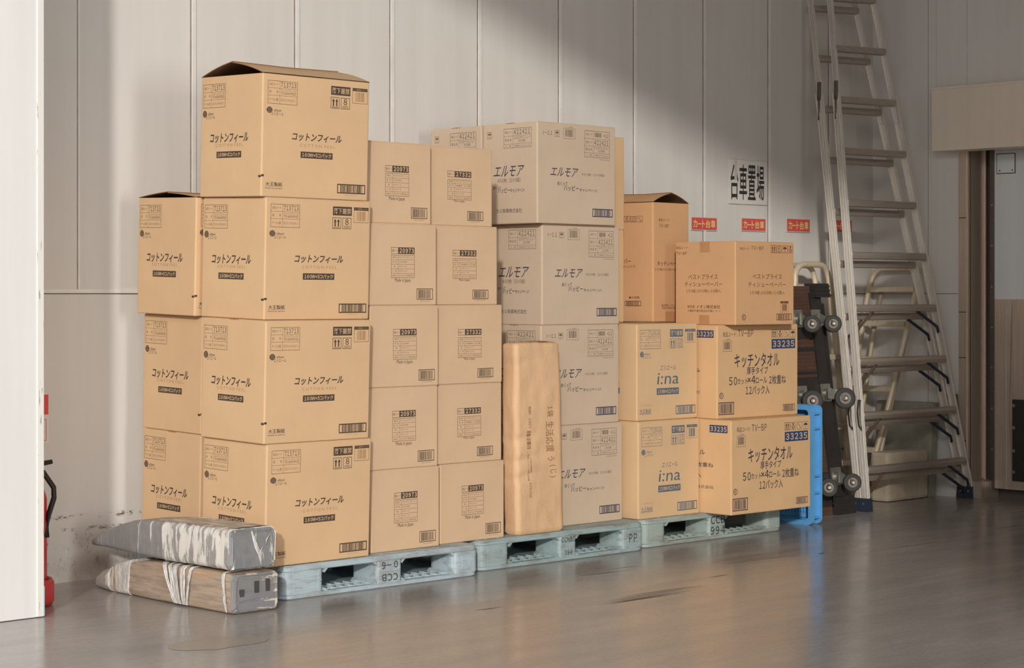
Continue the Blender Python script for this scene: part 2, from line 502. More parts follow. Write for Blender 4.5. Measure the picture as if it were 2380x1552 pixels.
class Print:
    """printing on a flat face: unit coordinates u right, v down; P(u, v, lift) gives the 3D point"""
    def __init__(s, mb, org, U, V, N, index, paper=0):
        s.mb = mb; s.o = Vector(org); s.U = Vector(U); s.V = Vector(V); s.N = Vector(N).normalized(); s.ix = index; s.paper = paper
        s.w = s.U.length; s.h = s.V.length; s.warp = None
    def P(s, u, v, e):
        p = s.o + s.U * u + s.V * v
        if s.warp: p = s.warp(p)
        return p + s.N * e
    def quad(s, u0, v0, u1, v1, c, e=.0005):
        s.mb.add([s.P(u0, v1, e), s.P(u1, v1, e), s.P(u1, v0, e), s.P(u0, v0, e)], [(0, 1, 2, 3)], s.idx(c))
    def idx(s, c):
        return s.paper if c == 'P' else s.ix[c]
    def rect(s, u0, v0, u1, v1, c, t=.0016, e=.0005):
        a = t / s.w; b = t / s.h
        s.quad(u0, v0, u1, v0 + b, c, e); s.quad(u0, v1 - b, u1, v1, c, e)
        s.quad(u0, v0 + b, u0 + a, v1 - b, c, e); s.quad(u1 - a, v0 + b, u1, v1 - b, c, e)
    def text(s, u0, v0, u1, v1, c, txt, bold=0.0, shear=0.0, e=.0005, rot=0):
        lines = txt.split('\n')
        for k, ln in enumerate(lines):
            a = v0 + (v1 - v0) * k / len(lines); b = v0 + (v1 - v0) * (k + (1 if len(lines) == 1 else .88)) / len(lines)
            vs, fs = letters(ln, bold, shear)
            c0, c1 = u0, u1
            if k and len(ln) <= 5: u0, u1 = u0 + (u1-u0)*.28, u1 - (u1-u0)*.28
            if rot == 0:   pts = [s.P(u0 + (u1-u0)*x, b + (a-b)*y, e) for x, y in vs]
            elif rot == 90: pts = [s.P(u0 + (u1-u0)*y, a + (b-a)*x, e) for x, y in vs]     # reads downwards
            else:          pts = [s.P(u1 + (u0-u1)*x, a + (b-a)*y, e) for x, y in vs]     # upside down
            s.mb.add(pts, fs, s.idx(c)); u0, u1 = c0, c1
    def poly(s, pts, c, e=.0005):
        s.mb.add([s.P(u, v, e) for u, v in pts], [tuple(range(len(pts)))], s.idx(c))
    def bars(s, u0, v0, u1, v1, c, n=28, seed=1):
        rnd = random.Random(seed); x = 0.0; seq = []
        while x < 1:
            w = rnd.choice((1, 1, 2, 3)); g = rnd.choice((1, 1, 2)); seq.append((x, w / n / 1.9)); x += (w + g) / n / 1.9
        for x, w in seq:
            if x + w <= 1.001: s.quad(u0 + (u1-u0)*x, v0, u0 + (u1-u0)*(x+w), v1, c)
    def ring(s, cu, cv, ru, rv, c, t=0.25, n=24, a0=0, a1=1):
        for i in range(n):
            p, q = [2*math.pi*(a0 + (a1-a0)*k/n) for k in (i, i+1)]
            s.poly([(cu+ru*math.cos(p), cv+rv*math.sin(p)), (cu+ru*math.cos(q), cv+rv*math.sin(q)),
                    (cu+ru*(1-t)*math.cos(q), cv+rv*(1-t)*math.sin(q)), (cu+ru*(1-t)*math.cos(p), cv+rv*(1-t)*math.sin(p))], c)
    def item(s, it):
        k, u0, v0, u1, v1, c = it[:6]; a = it[6:]
        W = u1 - u0; H = v1 - v0; X = lambda t: u0 + W*t; Y = lambda t: v0 + H*t
        sub = lambda x0, y0, x1, y1: (X(x0), Y(y0), X(x1), Y(y1))
        if k == 't': s.text(u0, v0, u1, v1, c, a[0], 0.0)
        elif k == 'tb': s.text(u0, v0, u1, v1, c, a[0], 0.009)
        elif k == 'ts': s.text(u0, v0, u1, v1, c, a[0], 0.024, 0.22)
        elif k == 'ti': s.text(u0, v0, u1, v1, c, a[0], 0.0, 0.25)
        elif k == 'logo': s.text(u0, v0, u1, v1, c, a[0], 0.004, 0.38)
        elif k == 'ina': s.text(u0, v0, u1, v1, c, a[0], 0.0, 0.1)
        elif k == 'r': s.quad(u0, v0, u1, v1, c)
        elif k == 'tag':
            s.quad(u0, v0, u1, v1, c, .0004); s.text(*sub(.045, .16, .955, .84), 'P', a[0], 0.006 if '禁' in a[0] else 0.022, e=.0008)
        elif k == 'disc':
            n = 20; s.poly([(X(.5 + .5*math.cos(2*math.pi*i/n)), Y(.5 - .5*math.sin(2*math.pi*i/n))) for i in range(n)], c, .0004)
            for j in range(1, 5):
                y = j / 5 - .02; s.quad(X(.12), Y(y), X(.88), Y(y + .035), 'P', .0008)
        elif k == 'up':
            s.rect(u0, v0, u1, v1, c, .0022)
            for x in (.31, .69):
                s.quad(*sub(x - .07, .36, x + .07, .80), c); s.poly([(X(x - .16), Y(.38)), (X(x + .16), Y(.38)), (X(x), Y(.12))], c)
            s.quad(*sub(.14, .86, .86, .90), c)
        elif k == 'lim':
            s.rect(u0, v0, u1, v1, c, .0022); s.text(*sub(.30 if len(a[0]) == 1 else .18, .10, .70 if len(a[0]) == 1 else .82, .64), c, a[0], 0.01)
            s.quad(*sub(.16, .73, .84, .765), c); s.quad(*sub(.16, .84, .84, .875), c)
        elif k == 'umb':
            s.rect(u0, v0, u1, v1, c, .0018); n = 10
            s.poly([(X(.5 + .36*math.cos(math.pi*i/n)), Y(.48 - .30*math.sin(math.pi*i/n))) for i in range(n+1)], c)
            s.quad(*sub(.47, .48, .53, .84), c); s.quad(*sub(.36, .80, .53, .86), c)
        elif k == 'hand':
            s.rect(u0, v0, u1, v1, c, .0018)
            s.poly([(X(.35), Y(.12)), (X(.65), Y(.12)), (X(.56), Y(.42)), (X(.44), Y(.42))], c); s.quad(*sub(.47, .4, .53, .56), c)
            s.poly([(X(.14), Y(.45)), (X(.26), Y(.45)), (X(.44), Y(.66)), (X(.44), Y(.9)), (X(.34), Y(.9)), (X(.32), Y(.7))], c)
            s.poly([(X(.86), Y(.45)), (X(.68), Y(.7)), (X(.66), Y(.9)), (X(.56), Y(.9)), (X(.56), Y(.66)), (X(.74), Y(.45))], c)
        elif k == 'hook':
            s.rect(u0, v0, u1, v1, c, .0016)
            s.poly([(X(.2), Y(.14)), (X(.28), Y(.14)), (X(.72), Y(.72)), (X(.64), Y(.72))], c)
            s.ring(X(.66), Y(.76), W*.16, H*.11, c, .35, 12, -.2, .55)
        elif k in ('jan', 'janc', 'jan0'):
            s.rect(u0, v0, u1, v1, c, .0014)
            if k != 'jan0':
                s.quad(u0, v0, u1, Y(.2), c, .0004); s.text(*sub(.08, .05, .92, .15), 'P', 'ケース販売用バーコード', e=.0008)
                s.bars(*sub(.2, .27, .8, .88), c if k == 'janc' else 'f' if c == 'k' else c, 26, 5)
            else:
                s.bars(*sub(.14, .12, .86, .80), c, 24, 3); s.text(*sub(.2, -.16, .8, -.06), c, 'ケース販売用')
        elif k == 'itf':
            s.rect(u0, v0, u1, v1, c, .0045); s.bars(*sub(.11, .12, .89, .88), c, 40, 9)
        elif k == 'itf2':
            s.rect(u0, v0, u1, v1, c, .0030); s.bars(*sub(.10, .12, .90, .88), c, 34, 11); s.text(*sub(.2, 1.08, .8, 1.18), c, '149 01121 20973 8')
        elif k == 'code':
            d = a[1]; s.rect(u0, v0, X(d), v1, c, .0016); s.quad(X(d), v0, u1, v1, c, .0004)
            s.text(*sub(.03, .3, d - .02, .7), c, '商品コード'); s.text(*sub(d + .04, .14, .97, .86), 'P', a[0], 0.03, e=.0008)
        elif k == 'rec':
            s.ring(X(.5), Y(.5), W*.5, H*.5, c, .22, 24); s.ring(X(.5), Y(.42), W*.24, H*.2, c, .4, 14, .1, .9)
            s.poly([(X(.3), Y(.45)), (X(.42), Y(.45)), (X(.55), Y(.7)), (X(.46), Y(.75))], c)
        elif k == 'table':
            d, cuts = a[0], a[1]; rows = a[2:]; ck = c; c = 'm' if c == 'k' else c
            s.rect(u0, v0, u1, v1, c, .0018)
            t = .0012
            s.quad(X(d), v0, X(d) + t/s.w, v1, c)
            for y in cuts: s.quad(u0, Y(y), u1, Y(y) + t/s.h, c)
            ys = (0,) + tuple(cuts) + (1,)
            for r, cells in enumerate(rows):
                a0, a1 = ys[r], ys[r+1]; hh = a1 - a0
                for txt, side in cells:
                    x0, x1 = (.05, d - .05) if side == 0 else (d + .04, .95)
                    if txt.startswith('bars'):
                        s.bars(*sub(d + .06, a0 + hh*.22, d + .33, a1 - hh*.22), c, 18, 4); s.text(*sub(.76, a0 + hh*.28, .95, a1 - hh*.24), c, txt[4:], 0.01); continue
                    big = txt.isdigit()
                    m = .16 if big else (.12 if '\n' in txt else .32)
                    if len(txt) <= 3 and not big: x0, x1 = (x0 + (x1-x0)*.3, x0 + (x1-x0)*.7) if len(txt) == 1 else (x0 + (x1-x0)*.05, x0 + (x1-x0)*.95)
                    elif side == 1 and not big and len(txt) <= 5: x1 = x0 + (x1-x0)*.55
                    s.text(*sub(x0, a0 + hh*m, x1, a1 - hh*m), ck if big else c, txt, 0.006 if big else 0.0)
# ---------------------------------------------------------------- what is printed on the cartons (u right, v down, 0..1 of each face)
PRINTS = {
 'cotton_front': [
  ('table', 0.045, 0.054, 0.314, 0.243, 'k', 0.4, (0.315, 0.63), [('品名コード', 0), ('713713', 1)], [('品\u3000\u3000名', 0), ('コットンフィール\nTS160W5P2D', 1)], [('ケース入数', 0), ('5コパック×10イン', 1)]),
  ('disc', 0.036, 0.269, 0.09, 0.32, 'k'),
  ('t', 0.102, 0.285, 0.173, 0.305, 'k', 'elleair'),
  ('t', 0.078, 0.313, 0.189, 0.337, 'k', 'エリエール'),
  ('ts', 0.27, 0.466, 0.736, 0.531, 'k', 'コットンフィール'),
  ('t', 0.344, 0.554, 0.674, 0.578, 'f', 'C O T T O N  F E E L'),
  ('tag', 0.353, 0.617, 0.653, 0.67, 'k', '160W×5コパック'),
  ('tag', 0.628, 0.055, 0.812, 0.129, 'k', '落下厳禁'),
  ('up', 0.626, 0.146, 0.709, 0.241, 'k'),
  ('lim', 0.723, 0.147, 0.808, 0.241, 'k', '8'),
  ('jan', 0.833, 0.056, 0.977, 0.185, 'k'),
  ('tb', 0.038, 0.88, 0.19, 0.916, 'k', '大王製紙'),
  ('t', 0.034, 0.925, 0.191, 0.939, 'k', 'MADE IN JAPAN'),
  ('itf', 0.702, 0.868, 0.972, 0.947, 'k'),
  ('r', -0.002, 0.821, 0.022, 0.838, 'k'),
  ('t', 0.774, 0.956, 0.887, 0.965, 'f', '149 0201 13713 1'),
 ],
 'cotton_left': [
  ('table', 0.035, 0.062, 0.406, 0.259, 'k', 0.37, (0.33, 0.66), [('品名コード', 0), ('713713', 1)], [('品\u3000\u3000名', 0), ('コットンフィール\nTS160W5P2D', 1)], [('ケース入数', 0), ('5コパック×10イン', 1)]),
  ('disc', 0.035, 0.279, 0.104, 0.337, 'k'),
  ('t', 0.121, 0.295, 0.217, 0.319, 'k', 'elleair'),
  ('t', 0.09, 0.322, 0.235, 0.352, 'k', 'エリエール'),
  ('ts', 0.161, 0.474, 0.784, 0.554, 'k', 'コットンフィール'),
  ('t', 0.258, 0.562, 0.702, 0.587, 'f', 'C O T T O N  F E E L'),
  ('tag', 0.274, 0.626, 0.675, 0.679, 'k', '160W×5コパック'),
  ('r', 0.952, 0.827, 0.994, 0.845, 'k'),
 ],
 'white_front': [
  ('table', 0.331, 0.385, 0.672, 0.665, 'k', 0.29, (0.2, 0.4, 0.6, 0.8), [('商品名', 0), ('ネピアネピネピティシュ', 1)], [('規\u3000格', 0), ('200W', 1)], [('色', 0), ('ホワイト', 1)], [('入\u3000数', 0), ('60パック', 1)], [('発売元', 0), ('王子ネピア株式会社', 1)]),
  ('code', 0.331, 0.291, 0.671, 0.371, 'k', '20973', 0.31),
  ('t', 0.384, 0.671, 0.612, 0.728, 'k', 'Made in Japan'),
  ('itf2', 0.702, 0.796, 0.941, 0.933, 'k'),
 ],
 'blend_front': [
  ('table', 0.307, 0.413, 0.67, 0.67, 'k', 0.29, (0.2, 0.4, 0.6, 0.8), [('商品名', 0), ('ネピアネピネピティシュ', 1)], [('規\u3000格', 0), ('2枚重ね・200組', 1)], [('色', 0), ('ホワイト', 1)], [('入\u3000数', 0), ('60パック', 1)], [('発売元', 0), ('王子ネピア株式会社', 1)]),
  ('code', 0.306, 0.307, 0.668, 0.385, 'k', '27332', 0.31),
  ('t', 0.401, 0.671, 0.567, 0.706, 'k', 'Made in Japan'),
  ('itf2', 0.609, 0.81, 0.854, 0.929, 'k'),
 ],
 'elmore_front': [
  ('t', 0.072, 0.087, 0.186, 0.127, 'g', 'I－11'),
  ('umb', 0.216, 0.078, 0.274, 0.139, 'g'),
  ('jan0', 0.324, 0.049, 0.474, 0.153, 'g'),
  ('table', 0.594, 0.055, 0.921, 0.322, 'g', 0.345, (0.29, 0.565, 0.83), [('JANコード', 0), ('bars×12', 1)], [('商品コード', 0), ('422421', 1)], [('商 品 名', 0), ('エルモアティシュー\n200W', 1)], [('入\u3000数', 0), ('5個ポリ\u300012入', 1)]),
  ('t', 0.788, 0.337, 0.921, 0.348, 'g', 'MADE IN JAPAN'),
  ('logo', 0.158, 0.442, 0.514, 0.531, 'b', 'エルモア'),
  ('t', 0.556, 0.483, 0.855, 0.513, 'g', '400枚（200組）'),
  ('tb', 0.249, 0.58, 0.377, 0.623, 'b', 'めくって'),
  ('tb', 0.33, 0.616, 0.52, 0.671, 'b', 'ハッピー'),
  ('tb', 0.531, 0.639, 0.757, 0.674, 'b', 'キャンペーン!'),
  ('itf', 0.696, 0.837, 0.961, 0.92, 'b'),
 ],
 'elmore_left': [
  ('umb', 0.086, 0.075, 0.168, 0.141, 'g'),
  ('table', 0.391, 0.055, 0.894, 0.248, 'g', 0.325, (0.38, 0.79), [('商品コード', 0), ('422421', 1)], [('商 品 名', 0), ('エルモアティシュー\n200W', 1)], [('入\u3000数', 0), ('5個ポリ\u300012入', 1)]),
  ('logo', 0.201, 0.421, 0.764, 0.531, 'b', 'エルモア'),
  ('t', 0.274, 0.544, 0.698, 0.59, 'g', '400枚（200組）'),
  ('tb', 0.195, 0.621, 0.337, 0.653, 'b', 'めくって'),
  ('tb', 0.283, 0.638, 0.504, 0.694, 'b', 'ハッピー'),
  ('tb', 0.511, 0.649, 0.767, 0.692, 'b', 'キャンペーン!'),
  ('t', 0.251, 0.847, 0.724, 0.891, 'b', 'カミ商事株式会社'),
 ],
 'ina_front': [
  ('table', 0.051, 0.064, 0.385, 0.261, 'c', 0.4, (0.33, 0.66), [('品名コード', 0), ('713618', 1)], [('品\u3000\u3000名', 0), ('エリエール\nイーナ', 1)], [('ケース入数', 0), ('5コパック×12', 1)]),
  ('disc', 0.049, 0.286, 0.112, 0.346, 'c'),
  ('t', 0.125, 0.302, 0.22, 0.324, 'c', 'elleair'),
  ('t', 0.1, 0.331, 0.231, 0.362, 'c', 'エリエール'),
  ('ti', 0.378, 0.436, 0.636, 0.487, 'c', 'エリエール'),
  ('ina', 0.327, 0.514, 0.681, 0.632, 'c', 'i:na'),
  ('tag', 0.32, 0.672, 0.685, 0.741, 'c', '150W×5コパック'),
  ('tag', 0.54, 0.062, 0.754, 0.14, 'c', '落下厳禁'),
  ('up', 0.534, 0.159, 0.635, 0.259, 'c'),
  ('lim', 0.654, 0.157, 0.753, 0.258, 'c', '10'),
  ('janc', 0.788, 0.061, 0.965, 0.204, 'c'),
  ('t', 0.044, 0.879, 0.229, 0.925, 'c', '大王製紙'),
  ('t', 0.044, 0.922, 0.229, 0.943, 'c', 'MADE IN JAPAN'),
  ('t', 0.073, 0.83, 0.252, 0.857, 'f', 'セーフティカット'),
  ('itf', 0.633, 0.861, 0.961, 0.954, 'c'),
 ],
 'ina_left': [
  ('table', 0.059, 0.06, 0.42, 0.254, 'c', 0.4, (0.33, 0.66), [('品名コード', 0), ('713618', 1)], [('品\u3000\u3000名', 0), ('エリエール\nイーナ', 1)], [('ケース入数', 0), ('5コパック×12', 1)]),
  ('disc', 0.059, 0.282, 0.121, 0.34, 'c'),
  ('ti', 0.38, 0.426, 0.661, 0.472, 'c', 'エリエール'),
  ('ina', 0.313, 0.505, 0.714, 0.615, 'c', 'i:na'),
  ('tag', 0.313, 0.662, 0.725, 0.722, 'c', '150W×5コパック'),
 ],
 'towel_front': [
  ('t', 0.067, 0.074, 0.236, 0.128, 'n', '商品コード：'),
  ('t', 0.249, 0.057, 0.437, 0.128, 'n', 'TV-BP'),
  ('up', 0.662, 0.059, 0.728, 0.143, 'n'),
  ('hand', 0.738, 0.061, 0.805, 0.144, 'n'),
  ('hook', 0.82, 0.061, 0.887, 0.145, 'n'),
  ('umb', 0.901, 0.06, 0.967, 0.147, 'n'),
  ('tag', 0.664, 0.161, 0.964, 0.267, 'B', '33235'),
  ('jan0', 0.067, 0.168, 0.174, 0.284, 'n'),
  ('tb', 0.208, 0.31, 0.762, 0.462, 'n', 'キッチンタオル'),
  ('tb', 0.357, 0.457, 0.619, 0.54, 'n', '厚手タイプ'),
  ('tb', 0.141, 0.558, 0.238, 0.648, 'n', '50'),
  ('tb', 0.243, 0.577, 0.367, 0.641, 'n', 'カット'),
  ('tb', 0.366, 0.554, 0.462, 0.639, 'n', '×4'),
  ('tb', 0.467, 0.572, 0.606, 0.639, 'n', 'ロール'),
  ('tb', 0.632, 0.556, 0.844, 0.655, 'n', '2枚重ね'),
  ('tb', 0.344, 0.661, 0.638, 0.76, 'n', '12パック入'),
  ('rec', 0.025, 0.721, 0.074, 0.787, 'n'),
  ('itf', 0.017, 0.826, 0.201, 0.959, 'n'),
  ('itf2', 0.808, 0.882, 0.959, 0.954, 'n'),
 ],
 'towel_left': [
  ('tag', 0.771, 0.056, 0.961, 0.136, 'B', '33235'),
  ('tb', 0.273, 0.323, 0.722, 0.38, 'n', 'キッチンタオル'),
  ('tb', 0.344, 0.46, 0.811, 0.509, 'n', '×4ロール 2枚重ね'),
  ('t', 0.484, 0.702, 0.815, 0.738, 'n', 'イオン株式会社'),
  ('t', 0.376, 0.768, 0.815, 0.767, 'n', '千葉県千葉市美浜区中瀬1-5-1'),
  ('tb', 0.376, 0.573, 0.681, 0.622, 'n', '12パック入'),
 ],
 'tissue_left': [
  ('t', 0.023, 0.052, 0.228, 0.084, 'd', '商品コード：'),
  ('t', 0.023, 0.118, 0.199, 0.155, 'd', 'TV-BP'),
  ('t', 0.225, 0.393, 0.713, 0.454, 'd', 'ベストプライス'),
  ('t', 0.162, 0.483, 0.789, 0.543, 'd', 'ティシューペーパー'),
  ('t', 0.188, 0.574, 0.766, 0.621, 'd', '150 組 (300 枚) / 16 個入'),
  ('t', 0.21, 0.767, 0.332, 0.802, 'd', '販売者'),
  ('tb', 0.359, 0.763, 0.753, 0.807, 'd', 'イオン株式会社'),
  ('t', 0.21, 0.82, 0.76, 0.849, 'd', '千葉県千葉市美浜区中瀬1-5-1'),
 ],
 'tissue_front': [
  ('t', 0.075, 0.072, 0.241, 0.105, 'd', '商品コード：'),
  ('t', 0.264, 0.057, 0.474, 0.106, 'd', 'TV-BP'),
  ('up', 0.598, 0.043, 0.688, 0.134, 'd'),
  ('lim', 0.697, 0.044, 0.779, 0.134, 'd', '6'),
  ('umb', 0.794, 0.043, 0.881, 0.134, 'd'),
  ('hand', 0.892, 0.044, 0.976, 0.134, 'd'),
  ('t', 0.287, 0.389, 0.787, 0.452, 'd', 'ベストプライス'),
  ('t', 0.212, 0.486, 0.854, 0.549, 'd', 'ティシューペーパー'),
  ('t', 0.239, 0.594, 0.835, 0.643, 'd', '150 組 (300 枚) / 16 個入'),
  ('jan', 0.761, 0.719, 0.9, 0.852, 'd'),
  ('rec', 0.106, 0.874, 0.174, 0.945, 'd'),
  ('itf2', 0.693, 0.869, 0.955, 0.95, 'd'),
 ],
 'paper_front': [
  ('t', 0.156, 0.134, 0.453, 0.159, 'd', '商品コード：'),
  ('t', 0.164, 0.18, 0.434, 0.21, 'd', 'TV-BP'),
  ('tb', 0.117, 0.492, 0.8, 0.532, 'd', 'キッチンペーパー'),
  ('t', 0.046, 0.55, 0.854, 0.574, 'd', '100組(200枚)×4個パック'),
  ('t', 0.236, 0.852, 0.856, 0.874, 'd', '販売者 イオン株式会社'),
  ('t', 0.237, 0.877, 0.856, 0.893, 'd', '千葉県千葉市美浜区中瀬1-5-1'),
 ],
 'paper_left': [
  ('up', 0.332, 0.11, 0.442, 0.16, 'd'),
  ('lim', 0.452, 0.111, 0.564, 0.161, 'd', '6'),
  ('lim', 0.576, 0.115, 0.68, 0.163, 'd', '10'),
  ('hook', 0.692, 0.113, 0.803, 0.164, 'd'),
  ('tb', 0.035, 0.468, 0.581, 0.515, 'd', 'キッチンペーパー'),
  ('t', 0.14, 0.521, 0.667, 0.547, 'd', '4個パック×12入り'),
  ('t', 0.547, 0.786, 0.749, 0.807, 'd', '●中国製'),
  ('itf2', 0.467, 0.825, 0.776, 0.868, 'd'),
 ],
}

# ================================================================ the room
YW = 7.723          # back wall plane
XR = 10.84          # right wall plane
def struct(name, mb, mats, org=(0, 0, 0)):
    return tag(mb.build(name, mats, None, org), kind='structure')

mb = MB().box((-7, -7, -.2), (XR + .5, 8.2, 0))
def skid(x, y, l, w, a=-4):
    d = Vector((math.cos(R(a)), math.sin(R(a)), 0)); n = Vector((-d.y, d.x, 0)); p = Vector((x, y, .0006))
    mb.add([p, p + d*l*.3 - n*w*.5, p + d*l, p + d*l*.6 + n*w*.5], [(0, 1, 2, 3)], 1)
for k, (dx, dy, l) in enumerate(((0, 0, .55), (.03, .025, .62), (.08, .05, .5), (.12, .075, .66), (.22, .10, .52), (.05, .012, .4))):
    skid(6.05 + dx, 5.64 + dy, l, .008, -1)
for x, y, l, w in ((7.35, 6.1, .55, .006), (7.45, 6.13, .5, .005), (7.0, 5.86, .12, .01), (8.0, 6.02, .05, .02), (8.4, 5.9, .5, .006), (9.5, 6.0, .45, .008),
                   (8.85, 5.5, .55, .006), (9.4, 5.72, .12, .012), (6.6, 6.3, .35, .008), (6.85, 6.35, .25, .006), (5.6, 5.9, .14, .012), (10.1, 6.5, .6, .006)):
    skid(x, y, l, w, random.uniform(-7, 0))
rnd = random.Random(3)
pts = [(4.42 + .17*math.cos(a)*(1 + .3*rnd.random()), 6.0 + .10*math.sin(a)*(1 + .4*rnd.random()), .0008) for a in [2*math.pi*i/16 for i in range(16)]]
mb.add(pts, [tuple(range(16))], 2)
struct('floor', mb, [M['floor'], M['skid'], M['scrape']])

mb = MB().box((1.8, YW, 0), (XR + .3, YW + .2, 6.0))
struct('wall_back', mb, M['wall'])

# seam covers of the insulated panels, every 0.604 m
n = 1
def trim(mb, mats):
    global n
    o = struct('trim_%d' % n, mb, mats); n += 1
    return o
for k in range(10):
    x = 4.934 + .604 * k
    mb = MB()
    if k == 0:
        mb.box((x - .002, YW - .0015, 1.276), (x + .002, YW + .002, 6), 1)
        mb.box((x + .002, YW - .004, 1.276), (x + .012, YW + .002, 6), 0)
    else:
        mb.box((x - .005, YW - .002, 1.276), (x + .002, YW + .002, 6), 1)
        mb.box((x + .002, YW - .007, 1.276), (x + .026, YW + .002, 6), 0, .002)
        mb.box((x + .026, YW - .0015, 1.276), (x + .0285, YW + .002, 6), 1)
    trim(mb, [M['trim'], M['gap']])
mb = MB()
mb.box((2.0, YW - .003, 1.2545), (XR, YW + .002, 1.2585), 1)
mb.box((2.0, YW - .004, 1.2585), (XR, YW + .002, 1.276), 0)
trim(mb, [M['trim'], M['gap_dark']])

# right wall with the doorway
YJ = 7.018
mb = MB()
mb.box((XR, YJ, 0), (XR + .3, YW, 6))
mb.box((XR, -7, 2.17), (XR + .3, YJ, 6))
mb.box((XR, -7, 0), (XR + .3, 5.0, 2.17))
mb.box((XR + .5, 4.6, 0), (XR + .6, 7.4, 2.6))
struct('wall_right', mb, M['wall_side'])
mb = MB()
mb.box((XR - .001, 7.3035, 0), (XR + .002, 7.3065, 6), 1)
mb.box((XR - .012, YJ, 2.35), (XR + .002, 7.236, 6), 0, .002)
mb.box((XR - .003, YJ + .05, 1.2545), (XR + .002, YW, 1.2585), 1)
mb.box((XR - .004, YJ + .05, 1.2585), (XR + .002, YW, 1.276), 0)
trim(mb, [M['wall_side'], M['gap']])

# steel casing of the doorway
mb = MB()
mb.box((XR - .012, YJ, 0), (XR + .004, YJ + .058, 2.2), 0, .003)
for z in (.35, .86, 1.14, 1.72): mb.box((XR - .0135, YJ + .002, z), (XR - .01, YJ + .055, z + .006), 1)  # small glints of reflected light on the casing, built as thin bars
mb.box((XR - .004, YJ - .006, .10), (XR + .21, YJ, 2.2), 0)
mb.box((XR + .012, YJ - .010, .0), (XR + .018, YJ - .002, 2.2), 1)
mb.box((XR + .165, YJ - .022, 0), (XR + .178, YJ - .004, 2.2), 0, .003)
mb.box((XR - .006, YJ - .012, 0), (XR + .21, YJ - .001, .115), 0, .003)
mb.box((XR + .205, 5.0, 0), (XR + .215, YJ, 2.2), 2)
mb.box((XR - .01, 5.0, 2.17), (XR + .25, YJ + .05, 2.24), 1)
trim(mb, [M['steel'], M['steel_dark'], M['gap_dark']])
mb = MB()
mb.box((XR - .012, YJ - .105, 0), (XR + .02, YJ - .095, .105), 0)
mb.box((XR - .01, YJ - .10, 0), (XR + .19, YJ - .012, .105), 0, .004)
trim(mb, [M['steel']])

# sliding cold-store door
XD = XR + .115
d = empty('door_1', (XD, 6.2, .05)); d['kind'] = 'structure'
def dpart(nm, mbx, mats, par=None, lab=None):
    o = mbx.build(nm, mats, par or d); o['kind'] = 'structure'
    if lab: o['label'] = lab
    return o
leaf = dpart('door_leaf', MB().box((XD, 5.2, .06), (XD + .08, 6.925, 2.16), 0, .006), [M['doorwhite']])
mb = MB().box((XD - .006, 6.90, .06), (XD + .02, 6.932, 2.16), 0, .003)
for z in (.3, .55, .80, 1.05, 1.30, 1.55, 1.80): mb.cyl((XD - .010, 6.914, z), (XD - .004, 6.914, z), .006, n=10, mi=1)
dpart('edge_strip', mb, [M['steel_dark'], M['galv']])
mb = MB()
mb.box((XD - .006, 6.815, .065), (XD + .01, 6.897, 1.222), 0, .002)
mb.box((XD - .004, 5.2, .065), (XD + .01, 6.812, 1.222), 0, .002)
mb.add([(XD - .0055, 6.80, 1.20), (XD - .02, 6.795, .55), (XD - .02, 6.787, .55), (XD - .0055, 6.775, 1.20)], [(0, 1, 2, 3)], 0)
mb.add([(XD - .02, 6.795, .55), (XD - .0055, 6.80, .1), (XD - .0055, 6.775, .1), (XD - .02, 6.787, .55)], [(0, 1, 2, 3)], 0)
dpart('kick_plate', mb, [M['steel']], lab='stainless kick plate on the lower half of the door')
mb = MB().box((XD - .02, 5.4, .115), (XD - .004, 6.765, .612), 0, .003)
dpart('bumper_pad', mb, [M['black']], lab='black bumper pad bolted to the door')
mb = MB()
for z in (.17, .30, .44, .575): mb.cyl((XD - .027, 6.75, z), (XD - .02, 6.75, z), .011, .007, n=12)
dpart('bolt', mb, [M['galv']])
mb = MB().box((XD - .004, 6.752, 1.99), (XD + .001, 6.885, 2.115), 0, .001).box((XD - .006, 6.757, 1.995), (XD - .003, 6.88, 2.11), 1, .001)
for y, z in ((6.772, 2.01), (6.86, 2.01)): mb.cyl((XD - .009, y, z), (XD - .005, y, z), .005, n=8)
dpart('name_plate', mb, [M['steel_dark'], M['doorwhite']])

# boxed-in door track
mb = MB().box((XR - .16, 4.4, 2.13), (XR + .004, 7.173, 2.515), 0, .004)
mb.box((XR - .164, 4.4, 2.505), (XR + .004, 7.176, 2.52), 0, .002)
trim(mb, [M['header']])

# white leaf of the near door, left edge of the photo
mb = MB().box((1.5, 6.957, .003), (4.262, 7.0, 4.6), 0).box((4.262, 6.952, .003), (4.292, 7.004, 4.6), 1, .003)
mb.box((4.2885, 6.951, .005), (4.2935, 7.0, .12), 2)
dd = struct('door_2', mb, [M['panel'], M['worn'], M['cyan']])

# wall with the loading opening the photo is taken through: lintel above, near jamb beside the view
mb = MB().box((1.9, -7, 4.69), (2.0, YW, 6.6)).box((1.9, -7, 0), (2.0, -.5, 4.69))
struct('wall_left', mb, M['wall_side'])
struct('blocker_wall_front', MB().box((4.0, -3.7, 0), (XR + .3, -3.5, 6.0)).box((2.0, -3.7, 4.3), (4.0, -3.5, 6.0)), M['deck'])  # unseen wall, placed and left open to keep the front fill off the right
mb = MB().box((2.0, -7, 6.0), (XR + .3, YW + .2, 6.1))
struct('ceiling', mb, M['deck'])

